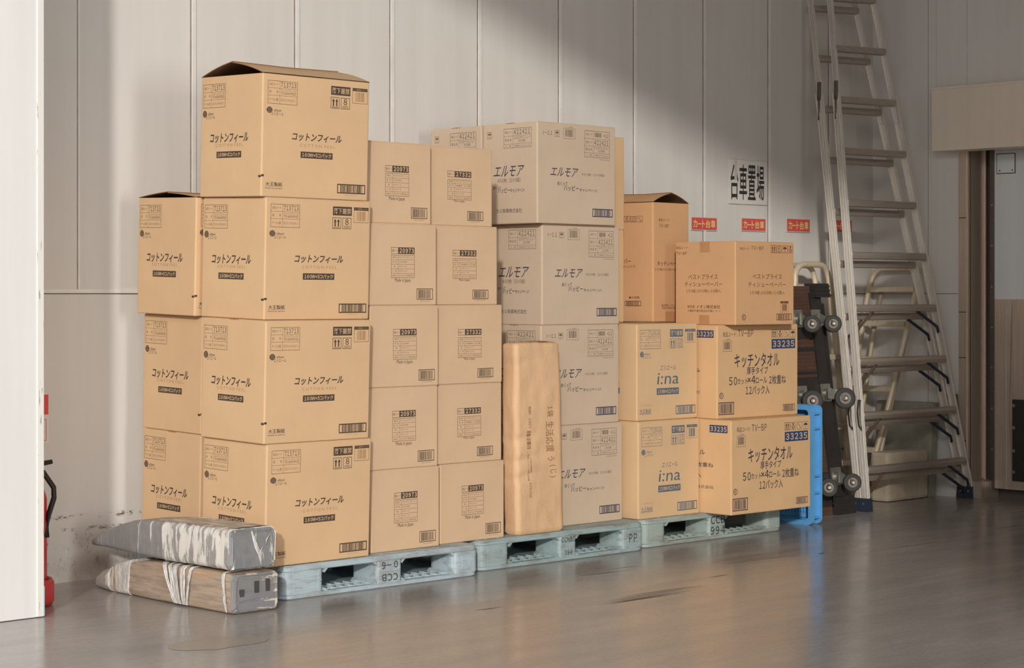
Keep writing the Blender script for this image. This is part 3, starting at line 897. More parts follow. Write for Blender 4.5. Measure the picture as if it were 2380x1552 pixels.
# ================================================================ signs on the wall
o = empty('paper_sign', (9.57, YW, 1.92), 'white paper notice with four tall black characters taped to the wall', 'sign')
mb = MB().box((9.389, YW - .003, 1.787), (9.752, YW - .0075, 2.053), 0)
mb.box((9.392, YW - .0077, 1.79), (9.747, YW - .0085, 2.049), 1)
mb.build('paper_sheet', [M['film'], M['paper']], o)
mb = MB()
pr = Print(mb, (9.40, YW - .0085, 2.022), (.325, 0, 0), (0, 0, -.208), (0, -1, 0), {'k': 0}, 0)
for i, ch in enumerate('台車置場'):
    pr.text(.008 + .25*i, 0, .232 + .25*i, 1, 'k', ch, 0.010)
mb.build('black_lettering', [M['blackink']], o)
o2 = MB().box((9.438, YW - .0095, 1.93), (9.462, YW - .0088, 2.06), 0).build('adhesive_tape', [M['film']], o)
ws = [('red label with yellow writing, the one across a wall seam beside the tall open carton', 9.051, 9.275, 1.628, 1.697),
      ('red label with yellow writing straight under the paper notice', 9.509, 9.73, 1.633, 1.703),
      ('red label with yellow writing just left of the tall ladder', 9.943, 10.166, 1.637, 1.711),
      ('red label with yellow writing half hidden behind the rails of the tall ladder', 10.40, 10.60, 1.645, 1.716)]
for lab, x0, x1, z0, z1 in ws:
    mb = MB().box((x0 - .004, YW - .006, z0 - .005), (x1 + .004, YW - .0085, z1 + .004), 2).box((x0, YW - .0085, z0), (x1, YW - .0095, z1), 0)
    pr = Print(mb, (x0, YW - .0095, z1), (x1 - x0, 0, 0), (0, 0, z0 - z1), (0, -1, 0), {'y': 1}, 0)
    for t, a, b in (('カ', .05, .22), ('ー', .235, .39), ('ト', .41, .52), ('台', .55, .74), ('車', .76, .94)):
        if t == 'ー': pr.quad(a, .47, b, .56, 'y')
        else: pr.text(a, .17, b, .83, 'y', t, .022)
    tag(mb.build('label_sticker', [M['redink'], M['yellowink'], M['film']], None, ((x0+x1)/2, YW, z0)), lab, 'label', 'red cart labels on the wall')

# fire extinguisher notice and extinguisher behind the white door leaf
o = empty('fire_notice', (4.69, YW, .61), 'red and white fire notice on the wall beside the white door edge', 'sign')
mb = MB().box((4.59, YW - .004, .61), (4.79, YW - .0005, .825), 0)
mb.build('notice_plate', [M['paper']], o)
mb = MB().box((4.594, YW - .005, .735), (4.786, YW - .004, .821), 0)
pr = Print(mb, (4.60, YW - .004, .72), (.18, 0, 0), (0, 0, -.10), (0, -1, 0), {'k': 0}, 0)
pr.rect(.05, .05, .98, .98, 'k', .003); pr.quad(.78, .25, .90, .35, 'k'); pr.quad(.80, .55, .92, .65, 'k')
mb.build('red_panel', [M['redink']], o)

EX, EY = 4.395, 7.27
o = empty('fire_extinguisher', (EX, EY, 0), 'red fire extinguisher in a round stand, mostly hidden behind the white door edge', 'fire extinguisher')
mb = MB(); ringp = []
for r, z in ((.06, .004), (.112, .004), (.120, .02), (.120, .09), (.110, .108), (.10, .10), (.096, .03), (.06, .03)):
    ringp.append([(EX + r*math.cos(2*math.pi*i/28), EY + r*math.sin(2*math.pi*i/28), z) for i in range(28)])
mb.loft(ringp)
mb.build('stand', [M['red']], o)
mb = MB(); ringp = []
for r, z in ((.05, .035), (.078, .04), (.082, .06), (.082, .43), (.07, .47), (.035, .50), (.03, .53)):
    ringp.append([(EX + .01 + r*math.cos(2*math.pi*i/24), EY + r*math.sin(2*math.pi*i/24), z) for i in range(24)])
mb.loft(ringp)
mb.build('cylinder', [M['red']], o)
mb = MB().box((EX - .03, EY - .012, .53), (EX + .07, EY + .012, .552), 0, .004)
mb.tube([(EX, EY, .55), (EX + .05, EY - .01, .565), (EX + .112, EY - .03, .575)], [.012, .011, .009], 8)
mb.build('lever', [M['black']], o)
mb = MB().tube([(EX + .02, EY - .02, .545), (EX + .07, EY - .03, .535), (EX + .113, EY - .04, .47), (EX + .108, EY - .05, .43), (EX + .075, EY - .06, .36), (EX + .05, EY - .09, .28)], .011, 10)
mb.build('hose', [M['black']], o)

# ================================================================ pallets
def make_pallet(name_mat, x0, y0, L, D, label, segs, text, rot=0.0):
    H = .139
    o = empty('plastic_pallet', (x0 + L/2, y0 + D/2, 0), label, 'pallet', 'plastic pallets in a row on the floor')
    m = [M[name_mat], M['stencil']]
    x1 = x0 + L; y1 = y0 + D
    def rrect(a, b, c, dd, z, r=.045, k=5):
        pts = []
        for cx, cy, s in ((c - r, dd - r, 0), (a + r, dd - r, 90), (a + r, b + r, 180), (c - r, b + r, 270)):
            for i in range(k + 1):
                t = R(s + 90*i/k); pts.append((cx + r*math.cos(t), cy + r*math.sin(t), z))
        return pts
    mb = MB().loft([rrect(x0+.004, y0+.004, x1-.004, y1-.004, H-.026), rrect(x0, y0, x1, y1, H-.022), rrect(x0, y0, x1, y1, H-.005), rrect(x0+.006, y0+.006, x1-.006, y1-.006, H)], smooth=False)
    for i in range(13):
        xx = x0 + .06 + i*(L-.12)/12
        mb.box((xx - .008, y0 + .03, H - .001), (xx + .008, y0 + .06, H + .0012), 0)
    mb.build('top_deck', m, o)
    mb = MB().loft([rrect(x0+.006, y0+.006, x1-.006, y1-.006, 0), rrect(x0, y0, x1, y1, .004), rrect(x0, y0, x1, y1, .016), rrect(x0+.004, y0+.004, x1-.004, y1-.004, .020)], smooth=False)
    for a, b in ((segs[0][1], segs[1][0]), (segs[1][1], segs[2][0])):          # saw-tooth ribs at the fork openings
        k = 6
        for i in range(k):
            u0 = x0 + a + (b - a)*i/k + .006; u1 = u0 + (b - a)/k*.9
            for yy in (y0 + .03, y0 + .10):
                mb.add([(u0, yy, .02), (u1, yy, .02), (u0, yy, .031), (u0, yy + .022, .02), (u1, yy + .022, .02), (u0, yy + .022, .031)],
                       [(0,1,2), (3,5,4), (0,3,4,1), (1,4,5,2), (2,5,3,0)])
    mb.build('bottom_deck', m, o)
    ys = ((0, .17), (D/2 - .08, D/2 + .08), (D - .17, D))
    for j, (ya, yb) in enumerate(ys):
        for i, (a, b) in enumerate(segs):
            mb = MB(); r = .05 if (i != 1) else .012
            A, B_, Ca, Db = x0 + a, y0 + ya, x0 + b, y0 + yb
            e = .0015
            mb.loft([rrect(A + e, B_ + e, Ca - e, Db - e, z, .03 if i != 1 else .016, 4) for z in (.0195, .07, H - .0245)], smooth=False)
            if j == 0:                                   # web flares where the block meets the decks, and a raised panel
                for (zz0, zz1, q) in ((.0195, .034, 1), (H - .042, H - .0245, -1)):
                    for side in (0, 1):
                        if (i == 0 and side == 0) or (i == 2 and side == 1): continue
                        xa = A if side == 0 else Ca; dx = -.018 if side == 0 else .018
                        zt = zz0 if q == 1 else zz1; zo = zz1 if q == 1 else zz0
                        mb.add([(xa, y0 + .003, zt), (xa + dx, y0 + .003, zt), (xa, y0 + .003, zo), (xa, y0 + .16, zt), (xa + dx, y0 + .16, zt), (xa, y0 + .16, zo)],
                               [(0,1,2), (3,5,4), (0,3,4,1), (1,4,5,2), (2,5,3,0)])
                mb.box((A + (.032 if i == 0 else .018), y0 - .0004, .068), (Ca - (.032 if i == 2 else .018), y0 + .004, .0705)) if j == 0 else None
                if i != 1: mb.box((A + .05, y0 - .001, .035), (Ca - .05, y0 + .004, H - .04), 0)
                for t in text:
                    if t[0] == i:
                        pr = Print(mb, (A, y0 - .0012, H), (Ca - A, 0, 0), (0, 0, -H), (0, -1, 0), {'s': 1}, 1)
                        pr.text(*t[2:6], 's', t[1], .006, rot=t[6])
            mb.build('block', m, o)
    return o
PY = 6.62
make_pallet('pallet_a', 5.215, 6.625, 1.1, 1.08, 'pale blue plastic pallet under the tallest cartons, stencil upside down', ((0, .205), (.505, .72), (.955, 1.1)) if False else ((0, .215), (.50, .645), (.945, 1.1)),
            [(1, '0 -6', .18, .20, .80, .42, 180), (1, 'CCB', .18, .58, .80, .80, 180)])
make_pallet('pallet_b', 6.392, 6.70, 1.115, 1.0, 'teal plastic pallet in the middle under the brown paper sack', ((0, .192), (.515, .635), (.95, 1.115)),
            [(1, 'CCNBC', .12, .20, .88, .38, 0), (1, '08·6', .30, .64, .72, .82, 0), (2, 'PP', .30, .36, .66, .66, 0)])
make_pallet('pallet_c', 7.553, 6.745, 1.10, .96, 'grey green plastic pallet at the far end, next to the blue crate', ((0, .17), (.495, .635), (.965, 1.10)),
            [(1, 'CCB', .10, .14, .90, .43, 0), (1, '99·4', .10, .52, .90, .82, 0)])

# ================================================================ cartons
def ring_rect(w, d, z, r, inset=0.0, k=3):
    pts = []; a = inset
    for cx, cy, s in ((w - r, d - r, 0), (r, d - r, 90), (r, r, 180), (w - r, r, 270)):
        for i in range(k + 1):
            t = R(s + 90*i/k); pts.append((cx + (r - a)*math.cos(t), cy + (r - a)*math.sin(t), z))
    return pts

def carton_meshes(key, w, d, h, card, front, left, opened=None, tape=None, seed=0):
    """parts of one kind of carton, local coordinates, near left bottom corner at the origin"""
    r = .007; mats = [M[card]] + [INK[k] for k in INK_KEYS] + [M['inside']]
    ix = {k: 1 + i for i, k in enumerate(INK_KEYS)}
    NI = len(mats) - 1
    mb = MB(); top = h - (.004 if not opened else 0)
    rings = [ring_rect(w, d, .0, r, .0025), ring_rect(w, d, .0035, r), ring_rect(w, d, top - .003, r), ring_rect(w, d, top, r, .002)]
    if opened:
        mb.loft(rings, 0, False, cap=False)
        mb.add(rings[0], [tuple(reversed(range(len(rings[0]))))], 0)
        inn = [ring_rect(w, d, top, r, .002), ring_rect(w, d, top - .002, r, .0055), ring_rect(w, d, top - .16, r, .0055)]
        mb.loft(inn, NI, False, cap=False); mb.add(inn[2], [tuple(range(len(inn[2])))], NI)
    else:
        mb.loft(rings, 0, False)
    pf = Print(mb, (0, 0, h), (w, 0, 0), (0, 0, -h), (0, -1, 0), ix, 0)
    for it in PRINTS.get(front, ()): pf.item(it)
    pl = Print(mb, (0, d, h), (0, -d, 0), (0, 0, -h), (-1, 0, 0), ix, 0)
    for it in PRINTS.get(left, ()): pl.item(it)
    pf.quad(.5/w*.02, .0, .5/w*.022, 1, 0) if False else None
    return mb, mats, top, pf, pl

def carton_proto(key, w, d, h, card, front, left, opened=None, tape=None):
    root = bpy.data.objects.new('cardboard_carton', None); COL.objects.link(root); root.empty_display_size = .1
    mb, mats, top, pf, pl = carton_meshes(key, w, d, h, card, front, left, opened, tape)
    body = mb.build('carton_body', mats, root, (0, 0, 0), fix=False)
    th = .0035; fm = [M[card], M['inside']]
    if not opened:
        for k, (ya, yb) in enumerate(((-.001, d/2 - .001), (d/2 + .001, d + .001))):
            fl = MB().box((.004, ya + .003, top), (w - .004, yb if k == 0 else yb - .004, h), 0, .001)
            fl.build('top_flap', fm, root, (0, 0, 0))
        MB().box((-.0002, d/2 - .03, h - .0004), (w + .0002, d/2 + .03, h + .0003), 0).build('packing_tape', [M['tape_tan']], root, (0, 0, 0))
    else:
        axis, rise = opened
        L = d if axis == 'x' else w; W = w if axis == 'x' else d
        for k in (0, 1):
            mb2 = MB(); n = 6; pts = []
            for i in range(n + 1):
                t = i / n; s_ = t * L/2 * (1.0 + (.012 if k else -.005)); zz = top + rise * (t + .12*math.sin(t*math.pi)) + (.004 if k else 0) * t
                pts.append((s_ if k == 0 else L - s_, zz))
            vs = []
            for (q, z) in pts:
                for a in (0.002, W/2, W - .002):
                    sag = -.004 * math.sin(math.pi * a / W) * (1 if z > top + .01 else 0)
                    for e in (0, th):
                        vs.append((a, q, z + e + sag) if axis == 'x' else (q, a, z + e + sag))
            fs = []; mi = []
            for i in range(n):
                for j in range(2):
                    a = i*6 + j*2; b = a + 6
                    fs += [(a+1, a+3, b+3, b+1), (a, b, b+2, a+2)]; mi += [0, 1]
                fs += [(i*6, i*6+1, i*6+7, i*6+6), (i*6+4, i*6+10, i*6+11, i*6+5)]; mi += [1, 1]
            for j in range(2):
                a = n*6 + j*2; fs.append((a, a+1, a+3, a+2)); mi.append(1)
            base = len(mb2.v); mb2.add(vs, fs, 0)
            mb2.mi = mi
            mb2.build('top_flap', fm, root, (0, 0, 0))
    if tape:
        for face, u, wd, v0, v1 in tape:
            t = MB(); P = pl if face == 'left' else pf
            t.add([P.P(u - wd/2, v1, .0006), P.P(u + wd/2, v1, .0006), P.P(u + wd/2, v0, .0006), P.P(u - wd/2, v0, .0006)], [(0, 1, 2, 3)])
            t.build('packing_tape', [M['tape_tan']], root, (0, 0, 0), fix=False)
    return root

KINDS = {}
PENDING = []
def carton(kind, x, y, z, yaw, label, tilt=(0, 0), extra=0.0):
    spec = SPECS[kind]
    if kind not in KINDS:
        KINDS[kind] = carton_proto(kind, *spec[:6], **spec[6])
        o = KINDS[kind]
    else:
        o = copy_tree(KINDS[kind])
    # the Empty of a carton sits at its near left bottom corner
    o.location = (x, y, z); o.rotation_euler = (R(tilt[0]), R(tilt[1]), R(yaw + extra))
    tag(o, label, 'cardboard box', spec[7])
    return o
AW, AD, AH = .5646, .4281, .5015
SPECS = {
 'cotton': (AW, AD, AH, 'kraft', 'cotton_front', 'cotton_left', {}, 'brown cartons with dark brown katakana title'),
 'cotton_open': (AW, AD, AH, 'kraft', 'cotton_front', 'cotton_left', dict(opened=('x', .052)), 'brown cartons with dark brown katakana title'),
 'cotton_ajar': (AW, AD, AH, 'kraft', 'cotton_front', 'cotton_left', dict(opened=('x', .020)), 'brown cartons with dark brown katakana title'),
 'white': (.401, .40, .3545, 'kraft_pale', 'white_front', None, {}, 'plain cartons with a small code table'),
 'blend': (.402, .40, .3545, 'kraft_pale', 'blend_front', None, {}, 'plain cartons with a small code table'),
 'elmore': (.548, .371, .4826, 'greyboard', 'elmore_front', 'elmore_left', {}, 'greyish cartons with navy katakana logo'),
 'ina': (.4615, .42, .4825, 'straw', 'ina_front', 'ina_left', {}, 'yellowish cartons with slate blue print'),
 'towel': (.648, .62, .4775, 'towel', 'towel_front', 'towel_left', {}, 'cartons with a blue number tag'),
 'tissue': (.462, .415, .427, 'tan', 'tissue_front', 'tissue_left', dict(tape=(('left', .5, .16, 0, .13), ('left', .49, .17, .885, 1.0))), 'orange brown cartons on top of the far stacks'),
 'paper': (.305, .36, .628, 'tan', 'paper_front', 'paper_left', dict(opened=('y', .050), tape=(('front', .48, .28, .915, 1.0),)), 'orange brown cartons on top of the far stacks'),
}
PZ = .1402
TA = (1.55, .12)
def zt(k, y): return PZ + .002 + .5033*k + .02706*(y - 6.64)
for kind, x, y, k, yaw, lab in (
    ('cotton', 5.126, 6.640, 0, .8, 'bottom brown carton of the near left stack, touching the taped blocks'),
    ('cotton', 5.112, 6.628, 1, .6, 'brown carton second from the bottom in the near left stack'),
    ('cotton', 5.140, 6.664, 2, .4, 'brown carton second from the top in the near left stack, straight under the open one'),
    ('cotton_open', 5.119, 6.656, 3, -.6, 'brown carton with raised open flaps on top of the tallest stack'),
    ('cotton', 5.150, 7.125, 0, 0, 'bottom brown carton of the rear left stack against the wall'),
    ('cotton', 5.162, 7.130, 1, .4, 'middle brown carton of the rear left stack against the wall'),
    ('cotton_ajar', 5.116, 7.110, 2, -.2, 'slightly open brown carton on top of the rear left stack by the wall')):
    carton(kind, x, y, zt(k, y), yaw, lab, TA)
cc = [(6.145, 6.70, 'lowest'), (6.134, 6.70, 'second from the bottom'), (6.139, 6.70, 'middle'), (6.128, 6.70, 'fourth from the bottom'), (6.111, 6.72, 'topmost')]
for i, (xr, y, w) in enumerate(cc):
    carton('white', xr - .401, y, PZ + .3555*i, (.1, -.1, 0, .1, -.2)[i], 'plain carton numbered 20973, %s of the stack right beside the tallest stack' % w)
carton('white', 6.172, 6.727, PZ, .15, 'carton numbered 20973 on the pallet, left of the brown paper sack')
dc = [(6.559, 6.73, 'second from the bottom'), (6.563, 6.73, 'middle'), (6.540, 6.74, 'second from the top'), (6.522, 6.755, 'topmost')]
for i, (xr, y, w) in enumerate(dc):
    carton('blend', xr - .402, y, PZ + .3555*(i + 1), (0, .1, -.1, -.15)[i], 'plain carton numbered 27332, %s of its stack' % w)
for i, (x, y, yaw, lab) in enumerate(((6.953, 6.842, 0, 'greyish carton at the bottom, behind the foot of the paper sack'),
                                      (6.930, 6.844, 0, 'greyish carton behind the top of the paper sack'),
                                      (6.943, 6.850, .24, 'greyish carton second from the top with navy logo'),
                                      (6.886, 6.825, .20, 'topmost front greyish carton with navy logo'))):
    carton('elmore', x, y, PZ + .4836*i, yaw, lab)
carton('elmore', 6.891, 7.212, PZ + .4836*3, -.5, 'greyish carton peeking out at the back above the topmost 27332 carton')
carton('ina', 7.544, 6.775, PZ, -.2, 'yellowish carton with blue print on the bottom, beside the lower towel carton')
carton('ina', 7.573, 6.811, PZ + .4835, -.16, 'yellowish carton with blue print in the second layer, under the orange brown cartons')
carton('ina', 7.948, 7.238, PZ + .967, 0, 'yellowish carton at the back right of the grey ones, lower of the two', extra=90)
carton('ina', 7.951, 7.238, PZ + 1.4505, 0, 'yellowish carton at the back right of the topmost grey one', extra=90)
carton('towel', 8.017, 6.573, PZ, -.42, 'lower kitchen towel carton with blue 33235 tag, jutting over the pallet edge')
carton('towel', 8.049, 6.691, PZ + .4785, -1.3, 'upper kitchen towel carton with blue 33235 tag, carrying an orange brown carton')
carton('tissue', 8.095, 6.610, PZ + .957, -2.0, 'closed orange brown carton, taped, on the upper kitchen towel carton')
carton('paper', 8.060, 7.135, PZ + .968, 2.6, 'tall orange brown carton with open top, behind the closed orange brown one')

# ================================================================ brown paper sack
BX0, BX1, BY0, BY1, BZ0, BZ1 = 6.645, 6.958, 6.712, 6.815, .1405, 1.03
def bag_warp(p):
    x, y, z = p
    q = Vector((x*6, y*6, z*4)); t = (z - BZ0) / (BZ1 - BZ0)
    amp = .006 * min(1, (z - BZ0) / .05)
    d = noise.noise_vector(q) * amp + noise.noise_vector(Vector((x*18, y*18, z*11))) * .0028 * min(1, (z - BZ0) / .05)
    cr = 0
    for zz, s in ((.60, .010), (.50, .012), (.42, .012), (.95, .006)):
        u = (x - BX0) / .313
        cr += s * math.exp(-((z - zz - .05*(u-.4)) / .014) ** 2) * math.exp(-(u / .45) ** 2)
    lean = -.012 * t
    pinch = 1 - .05 * t
    xm = (BX0 + BX1) / 2
    return Vector((xm + (x - xm) * pinch + lean + d.x + cr*.5, y + d.y + cr + .01*t, max(z + d.z*.6, BZ0)))
o = empty('paper_sack', (6.80, 6.765, BZ0), 'tall creased brown paper sack standing on the middle pallet', 'paper sack')
mb = MB()
NZ, NX, NYs = 56, 22, 8
def sackring(z, ins=0.0):
    pts = []; r = .014
    x0, x1, y0, y1 = BX0 + ins, BX1 - ins, BY0 + ins, BY1 - ins
    for i in range(NX): pts.append((x0 + r + (x1 - x0 - 2*r)*i/(NX-1), y0, z))
    for i in range(NYs): pts.append((x1, y0 + r + (y1 - y0 - 2*r)*i/(NYs-1), z))
    for i in range(NX): pts.append((x1 - r - (x1 - x0 - 2*r)*i/(NX-1), y1, z))
    for i in range(NYs): pts.append((x0, y1 - r - (y1 - y0 - 2*r)*i/(NYs-1), z))
    return pts
rings = [sackring(BZ0, .010)] + [sackring(BZ0 + .012 + (BZ1 - BZ0 - .024)*i/NZ) for i in range(NZ + 1)] + [sackring(BZ1 - .004, .006), sackring(BZ1, .016)]
rings = [[bag_warp(p) for p in rg] for rg in rings]
mb.loft(rings)
pr = Print(mb, (BX0, BY0, BZ1), (BX1 - BX0, 0, 0), (0, 0, BZ0 - BZ1), (0, -1, 0), {'k': 1, 'd': 2}, 0)
pr.warp = bag_warp
pr.text(.66, .335, .79, .39, 'k', '1袋', 0.0, rot=90, e=.003)
for i, ch in enumerate('生活応援'): pr.text(.63, .415 + .041*i, .80, .452 + .041*i, 'k', ch, 0.0, rot=90, e=.003)
pr.text(.65, .60, .79, .622, 'k', 'う', 0, rot=90, e=.003)
pr.text(.68, .645, .84, .71, 'k', '( じ )', 0, rot=90, e=.003)
pr.text(.25, .335, .30, .375, 'k', '商品番号', 0, rot=90, e=.003)
pr.text(.25, .395, .30, .445, 'k', '1057', 0, rot=90, e=.003)
for k, wv in enumerate((2, 1, 3, 1, 1, 2, 1, 3, 2, 1, 1, 2)): pr.quad(.215, .462 + .0078*k, .30, .462 + .0078*k + .0022*wv, 'k', .003)
pr.text(.285, .60, .315, .68, 'd', '文協古紙販売', 0, rot=90, e=.003)
pr.text(.235, .58, .265, .72, 'd', '文協ハイエス古紙の新聞', 0, rot=90, e=.003)
pr.text(.255, .73, .30, .81, 'k', '229100F', 0, rot=90, e=.003)
mb.build('sack_body', [M['bag'], mat_flat('grey_brown_ink', lin(158, 118, 84), .8, var=.1), mat_flat('pale_brown_ink', lin(150, 112, 80), .8)], o)
mb = MB()
f0 = [bag_warp((BX0 + .10 + (.19)*i/10, BY0 + .004, BZ1 - .001)) for i in range(11)]
f1 = [bag_warp((BX0 + .10 + (.19)*i/10, BY0 + .06, BZ1 - .001)) + Vector((0, 0, .003 + .005*math.sin(math.pi*i/10))) for i in range(11)]
f2 = [bag_warp((BX0 + .10 + (.19)*i/10, BY1 - .01, BZ1 - .001)) + Vector((0, 0, .003)) for i in range(11)]
n_ = 11
mb.add([tuple(p + Vector((0, 0, .004))) for p in f0] + [tuple(p) for p in f1] + [tuple(p) for p in f2],
       [(i, i+1, n_+i+1, n_+i) for i in range(10)] + [(n_+i, n_+i+1, 2*n_+i+1, 2*n_+i) for i in range(10)], 0, True)
mb.build('folded_top', [M['bag']], o)

# ================================================================ taped blocks in front of the near left stack
def sec(xc, y, w, zb, h, r=.02, k=3, jit=0.0, rnd=None):
    pts = []; r = min(r, w*.45, h*.45)
    for cx, cz, s in ((xc + w/2 - r, zb + h - r, 0), (xc - w/2 + r, zb + h - r, 90), (xc - w/2 + r, zb + r, 180), (xc + w/2 - r, zb + r, 270)):
        for i in range(k + 1):
            t = R(s + 90*i/k); pts.append((cx + r*math.cos(t), y + (rnd.uniform(-jit, jit) if rnd else 0), cz + r*math.sin(t)))
    return pts
rnd = random.Random(11)
o = empty('wheel_block', (4.95, 6.95, .165), 'tapered block bound in grey duct tape, lying on the wooden block', 'wedge block', 'taped wedge blocks by the left stack')
ZB = .172
stretch = lambda y: y if y < 7.0 else 7.0 + (y - 7.0)*1.27
prof = [(6.485, .262, ZB, .158), (6.50, .268, ZB, .162), (6.62, .266, ZB + .001, .162), (6.78, .266, ZB + .001, .160), (6.92, .262, ZB + .002, .158),
        (7.03, .25, ZB + .003, .152), (7.13, .222, ZB + .006, .138), (7.22, .18, ZB + .006, .112), (7.31, .13, ZB + .006, .080), (7.38, .085, ZB + .004, .052), (7.42, .055, ZB + .002, .038), (7.445, .03, ZB + .002, .024)]
mb = MB()
ringsA = [sec(4.952 - .022*max(0, (y - 7.0)/.45) - .012, stretch(y), w*.87, zb, h, .022) for y, w, zb, h in prof if y > 6.90]
mb.loft(ringsA); mb.build('tapered_nose', [M['duct_plain']], o)
ringsB = [sec(4.952, y, w, zb, h, .022, jit=.0) for y, w, zb, h in prof if y < 6.94]
rnd2 = random.Random(2)
ringsB2 = []
def rough(pts, a, r):
    cx = sum(p[0] for p in pts)/len(pts); cz = sum(p[2] for p in pts)/len(pts); out = []
    for x, y, z in pts:
        d = Vector((x - cx, 0, z - cz)).normalized() * r.uniform(-a, a); out.append((x + d.x, y + r.uniform(-a, a), z + d.z))
    return out
for i in range(25):
    t = i/24; y = 6.485 + t*(6.925 - 6.485); j = rnd2.uniform(-.003, .003)
    ringsB2.append(rough(sec(4.940, y, .231 + j, ZB + .001, .160 + j*.6, .026, 5), .0016 if t > .06 else .003, rnd2))
mb = MB().loft(ringsB2); mb.build('block_body', [M['duct_worn']], o)
mb = MB()
top = []
for i in range(12):
    t = i/11; y = 6.50 + t*.60; w = .195 - max(0, t - .7)*.22
    for k_ in range(5):
        u = k_/4 - .5; top.append((4.940 + u*w + rnd2.uniform(-.002, .002), y, ZB + .1625 + rnd2.uniform(-.0005, .0025) - max(0, t - .74)*.05 - (.003 if abs(u) > .4 else 0)))
mb.add(top, [(i*5+k_, i*5+k_+1, i*5+k_+6, i*5+k_+5) for i in range(11) for k_ in range(4)], 0, True)
mb.build('top_tape', [M['duct_top']], o)
mb = MB().loft([rough(sec(4.943, 6.476, .196, ZB + .007, .144, .024, 5), .004, rnd2), rough(sec(4.942, 6.480, .215, ZB + .004, .153, .024, 5), .003, rnd2), sec(4.940, 6.488, .226, ZB + .002, .157, .024, 5)], smooth=False)
mb.build('end_tape', [M['duct_end']], o)
mb = MB()
for i in range(3):
    x = 4.97 + rnd2.uniform(0, .06); z = ZB + rnd2.uniform(.02, .13)
    mb.tube([(x, 6.475, z), (x + rnd2.uniform(-.01, .01), 6.472, z + .02), (x + rnd2.uniform(-.02, .02), 6.475, z + rnd2.uniform(.03, .05))], .003, 6, flat=.35, up=(0, 1, 0))
mb.tube([(4.935, 6.476, ZB + .15), (4.955, 6.474, ZB + .09), (4.975, 6.474, ZB + .05), (4.985, 6.476, ZB + .01)], [.004, .010, .008, .006], 8, flat=.3, up=(0, 1, 0))
mb.build('torn_strip', [M['cling']], o)

o = empty('wheel_block', (4.96, 6.95, 0), 'weathered wooden wedge block wrapped with film, on the floor under the grey taped one', 'wedge block', 'taped wedge blocks by the left stack')
prof = [(6.480, .252, .003, .150), (6.50, .262, .001, .156), (6.75, .262, .001, .160), (7.0, .258, .001, .158), (7.12, .245, .001, .150), (7.25, .22, .001, .128), (7.36, .19, .001, .10)]
mb = MB().loft([sec(4.952, y, w*.87, zb, h, .018) for y, w, zb, h in prof], smooth=True)
mb.build('timber', [M['wood']], o)
mb = MB().loft([rough(sec(4.955, 6.472, .200, .007, .140, .022, 5), .003, rnd2), rough(sec(4.953, 6.476, .218, .005, .149, .022, 5), .003, rnd2), sec(4.952, 6.484, .227, .002, .154, .02, 5)], smooth=False)
mb.build('end_tape', [M['duct_end_b']], o)
mb = MB()
for x, z, w_, h_, m_ in ((4.882, .082, .022, .028, 0), (4.955, .100, .020, .046, 1), (5.010, .104, .018, .048, 1)):
    mb.box((x - w_/2, 6.4675, z - h_/2), (x + w_/2, 6.474, z + h_/2), 0)
mb.build('black_tape', [M['duct_black']], o)
for z0, z1 in ((.012, .038), (.048, .074)):
    mb = MB(); pts = []
    for i in range(15):
        x = 4.862 + .182*i/14
        pts += [(x, 6.4695, z0 + .006*math.sin(i/5) + rnd.uniform(-.002, .002)), (x, 6.4685, z1 + .008*math.sin(i/5 + .4) + rnd.uniform(-.002, .002))]
    mb.add(pts, [(2*i, 2*i+2, 2*i+3, 2*i+1) for i in range(14)], 0, True)
    mb.build('grey_tape', [M['duct_grey']], o)
# film loops round the timber: crumpled ribbons over the top and down the near side
def ribbon(y0, y1, w0, w1, par, seed, mid=None):
    rr = random.Random(seed); mb = MB()
    path = [(5.03, .158), (4.95, .160), (4.87, .160), (4.848, .157), (4.8375, .146), (4.8345, .125), (4.8335, .10), (4.833, .075), (4.833, .05), (4.834, .028), (4.838, .008)]
    n = len(path); K = 7; vs = []
    for i, (x, z) in enumerate(path):
        t = max(0, (i - 2)/(n - 3)); yc = y0 + (y1 - y0)*t; w = w0 + (w1 - w0)*t
        if mid: w *= 1 + mid*math.sin(math.pi*t)
        for k in range(K):
            u = k/(K-1) - .5; q = .004*abs(math.sin(k*2.2 + seed)) + rr.uniform(0, .0025)
            dx, dz = (0, q) if i < 3 else ((-q, q) if i < 5 else (-q, 0))
            vs.append((x + dx, yc + u*w + rr.uniform(-.002, .002), z + dz))
    mb.add(vs, [(i*K+k, i*K+k+1, (i+1)*K+k+1, (i+1)*K+k) for i in range(n-1) for k in range(K-1)], 0, True)
    return mb.build('film_band', [M['cling']], par)
ribbon(6.945, 6.845, .035, .022, o, 1, -.3); ribbon(6.86, 6.815, .05, .030, o, 2, -.2); ribbon(6.80, 6.79, .028, .020, o, 3, .3); ribbon(6.735, 6.765, .016, .010, o, 4); ribbon(6.90, 6.83, .02, .028, o, 7)
ribbon(6.535, 6.505, .02, .012, o, 6)
mb = MB()
rngs = []
for y, w, zb, h in ((7.20, .236, .001, .142), (7.25, .232, .001, .134), (7.30, .224, .001, .122)):
    rngs.append(sec(4.95, y, w*.87 + .008, zb, h + .006, .02, jit=.008, rnd=rnd))
mb.loft(rngs); mb.build('film_band', [M['cling']], o)
mb = MB()
mb.loft([sec(4.93, y, w*.87, zb, h, .03, jit=.004, rnd=rnd) for y, w, zb, h in ((7.34, .205, .001, .105), (7.42, .17, .001, .085), (7.48, .13, .001, .06), (7.52, .08, .001, .035))])
mb.build('tail_wrap', [M['duct_top']], o)

